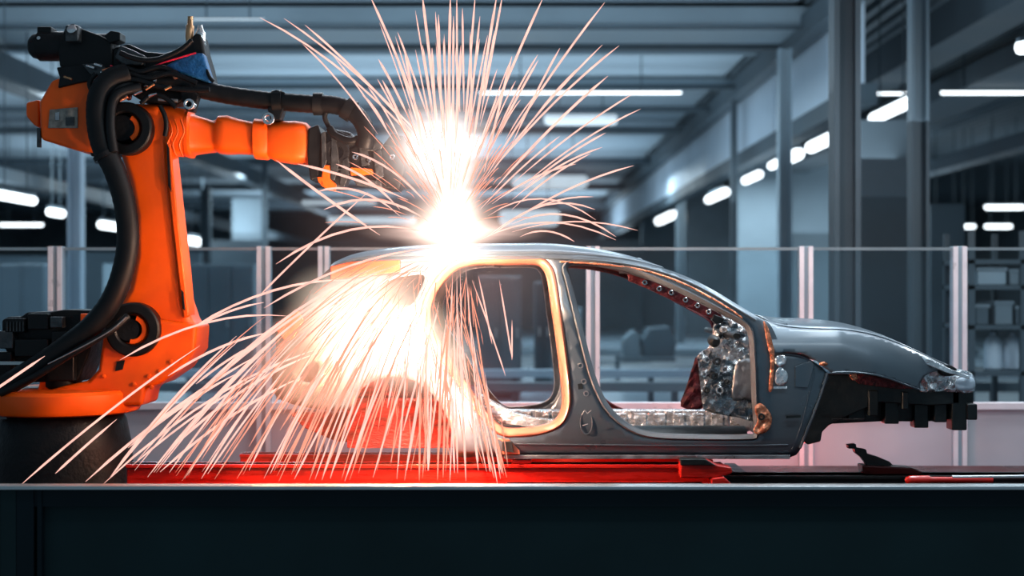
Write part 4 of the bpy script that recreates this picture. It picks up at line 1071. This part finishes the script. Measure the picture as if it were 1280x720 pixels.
# uncountable fine sparks, one object
mb = MB()
for i in range(260):
    xe = 640 - 440 * rnd.random() ** 1.1; ye = rnd.uniform(7.75, 8.3)
    end = P(xe, 607, ye); end.z = max(zend - .02, end.z)
    start = P(555 + rnd.uniform(-60, 40), 310, 8.40); k = (640 - xe) / 500
    full = arc(start, end, .05 + .25 * k, 30)
    t0 = rnd.uniform(.15, .85); q = int(t0 * 29); seg = full[q:q + rnd.randint(3, 8)]
    if len(seg) > 2:
        v0 = streak(seg, rnd.uniform(.0018, .0035)); mb.add(v0.v, v0.f)
for i in range(160):
    an = rnd.gauss(0, .6); L0 = rnd.uniform(.1, .5); L1 = L0 + rnd.uniform(.06, .3)
    d = Vector((math.sin(an), rnd.uniform(-.4, .2), math.cos(an))); v0 = streak(arc(W + d * L0, W + d * L1, .01), rnd.uniform(.0015, .003)); mb.add(v0.v, v0.f)
setp(mb.build('fine_sparks', M['spark2'], None, flip=False, angle=180), 'countless hair-fine sparks filling the shower around the weld and rear quarter', 'sparks', None, 'stuff')

# ------------------------------------------------------------------ lights
def plight(name, loc, col, w, r=.05):
    l = bpy.data.lights.new(name, 'POINT'); l.color = col; l.energy = w; l.shadow_soft_size = r
    o = bpy.data.objects.new(name, l); COL.objects.link(o); o.location = loc; return o


def alight(name, loc, rot, sx, sy, col, w):
    l = bpy.data.lights.new(name, 'AREA'); l.shape = 'RECTANGLE'; l.size = sx; l.size_y = sy; l.color = col; l.energy = w
    o = bpy.data.objects.new(name, l); COL.objects.link(o); o.location = loc; o.rotation_euler = rot; return o


plight('arc_light', P(560, 290, 8.15), (1, .62, .42), 130, .05)
plight('shower_light', P(490, 425, 8.12), (1, .68, .46), 130, .03)
plight('shower_light', P(405, 440, 8.12), (1, .50, .25), 38, .03)
plight('shower_light', P(582, 505, 8.14), (1, .62, .45), 95, .02)
plight('shower_light', P(450, 350, 8.2), (1, .50, .25), 8, .02)
plight('shower_light', P(532, 375, 8.2), (1, .62, .45), 30, .02)  # point lamp added to brighten the dark rear pillar
plight('shower_light', P(330, 480, 7.9), (1, .36, .14), 28, .02)
plight('red_fill_light', P(520, 560, 8.25), (1, .14, .04), 24, .03)  # red lamps added for the glow under and behind the car
plight('red_fill_light', P(720, 592, 8.9), (1, .08, .04), 14, .03)
plight('red_fill_light', P(985, 585, 10.4), (1, .05, .05), 26, .03)
plight('inner_light', P(560, 350, 9.2), (1, .4, .25), 22, .02)
# unseen area lamps added outside the frame for highlights on the car
alight('unseen_area_lamp', (2.6, 8.9, 5.2), (0, 0, 0), 3.2, .5, (.80, .92, 1.0), 110)
alight('unseen_area_lamp', (2.45, 8.6, 4.0), (0, math.radians(12), 0), .25, 2.2, (.85, .94, 1.0), 45)
alight('unseen_area_lamp', (6.2, 11.6, 4.4), (0, math.radians(35), 0), .5, 2.6, (.85, .94, 1.0), 160)
alight('unseen_area_lamp', (1.8, 5.6, 4.8), (math.radians(32), 0, 0), 4.0, .4, (.80, .92, 1.0), 55)
alight('unseen_area_lamp', (0.5, 10.7, 4.6), (math.radians(-12), 0, 0), 9.0, .4, (.86, .92, 1.0), 190)
for x, y in [(-9, 26), (0, 24), (-9, 44), (2, 44), (12, 30), (-16, 66), (14, 66), (18, 34), (7.5, 42), (-20, 40), (0, 80)]:  # area lamps added to brighten the hall panels and back wall
    alight('hall_fill_lamp', (x, y, 5.3), (0, 0, 0), 5, 1, (.72, .9, 1.0), 520)
for x, y, e_ in [(-14, 18, 300), (-5, 17, 330), (2, 17, 300), (-12, 30, 240), (-3, 30, 230), (3, 30, 150), (-12, 46, 280), (0, 46, 260), (-10, 66, 450), (2, 66, 450), (10, 24, 40), (12, 44, 150)]:  # upward area lamps added to brighten the ceiling
    alight('ceiling_fill_lamp', (x, y, 3.6), (math.pi, 0, 0), 7, 7, (.70, .88, 1.0), e_)

w = bpy.data.worlds.new('hall_air'); SC.world = w; w.use_nodes = True
nt = w.node_tree; bg = nt.nodes['Background']
bg.inputs[0].default_value = (.48, .72, .90, 1); bg.inputs[1].default_value = .28

SC.view_settings.view_transform = 'Standard'; SC.view_settings.look = 'None'
SC.view_settings.gamma = 1; SC.view_settings.use_curve_mapping = False
SC.view_settings.exposure = 0.0
cy = SC.cycles
cy.caustics_reflective = False; cy.caustics_refractive = False
cy.sample_clamp_indirect = 4; cy.max_bounces = 6; cy.diffuse_bounces = 2; cy.glossy_bounces = 3; cy.transparent_max_bounces = 16
cy.volume_max_steps = 128
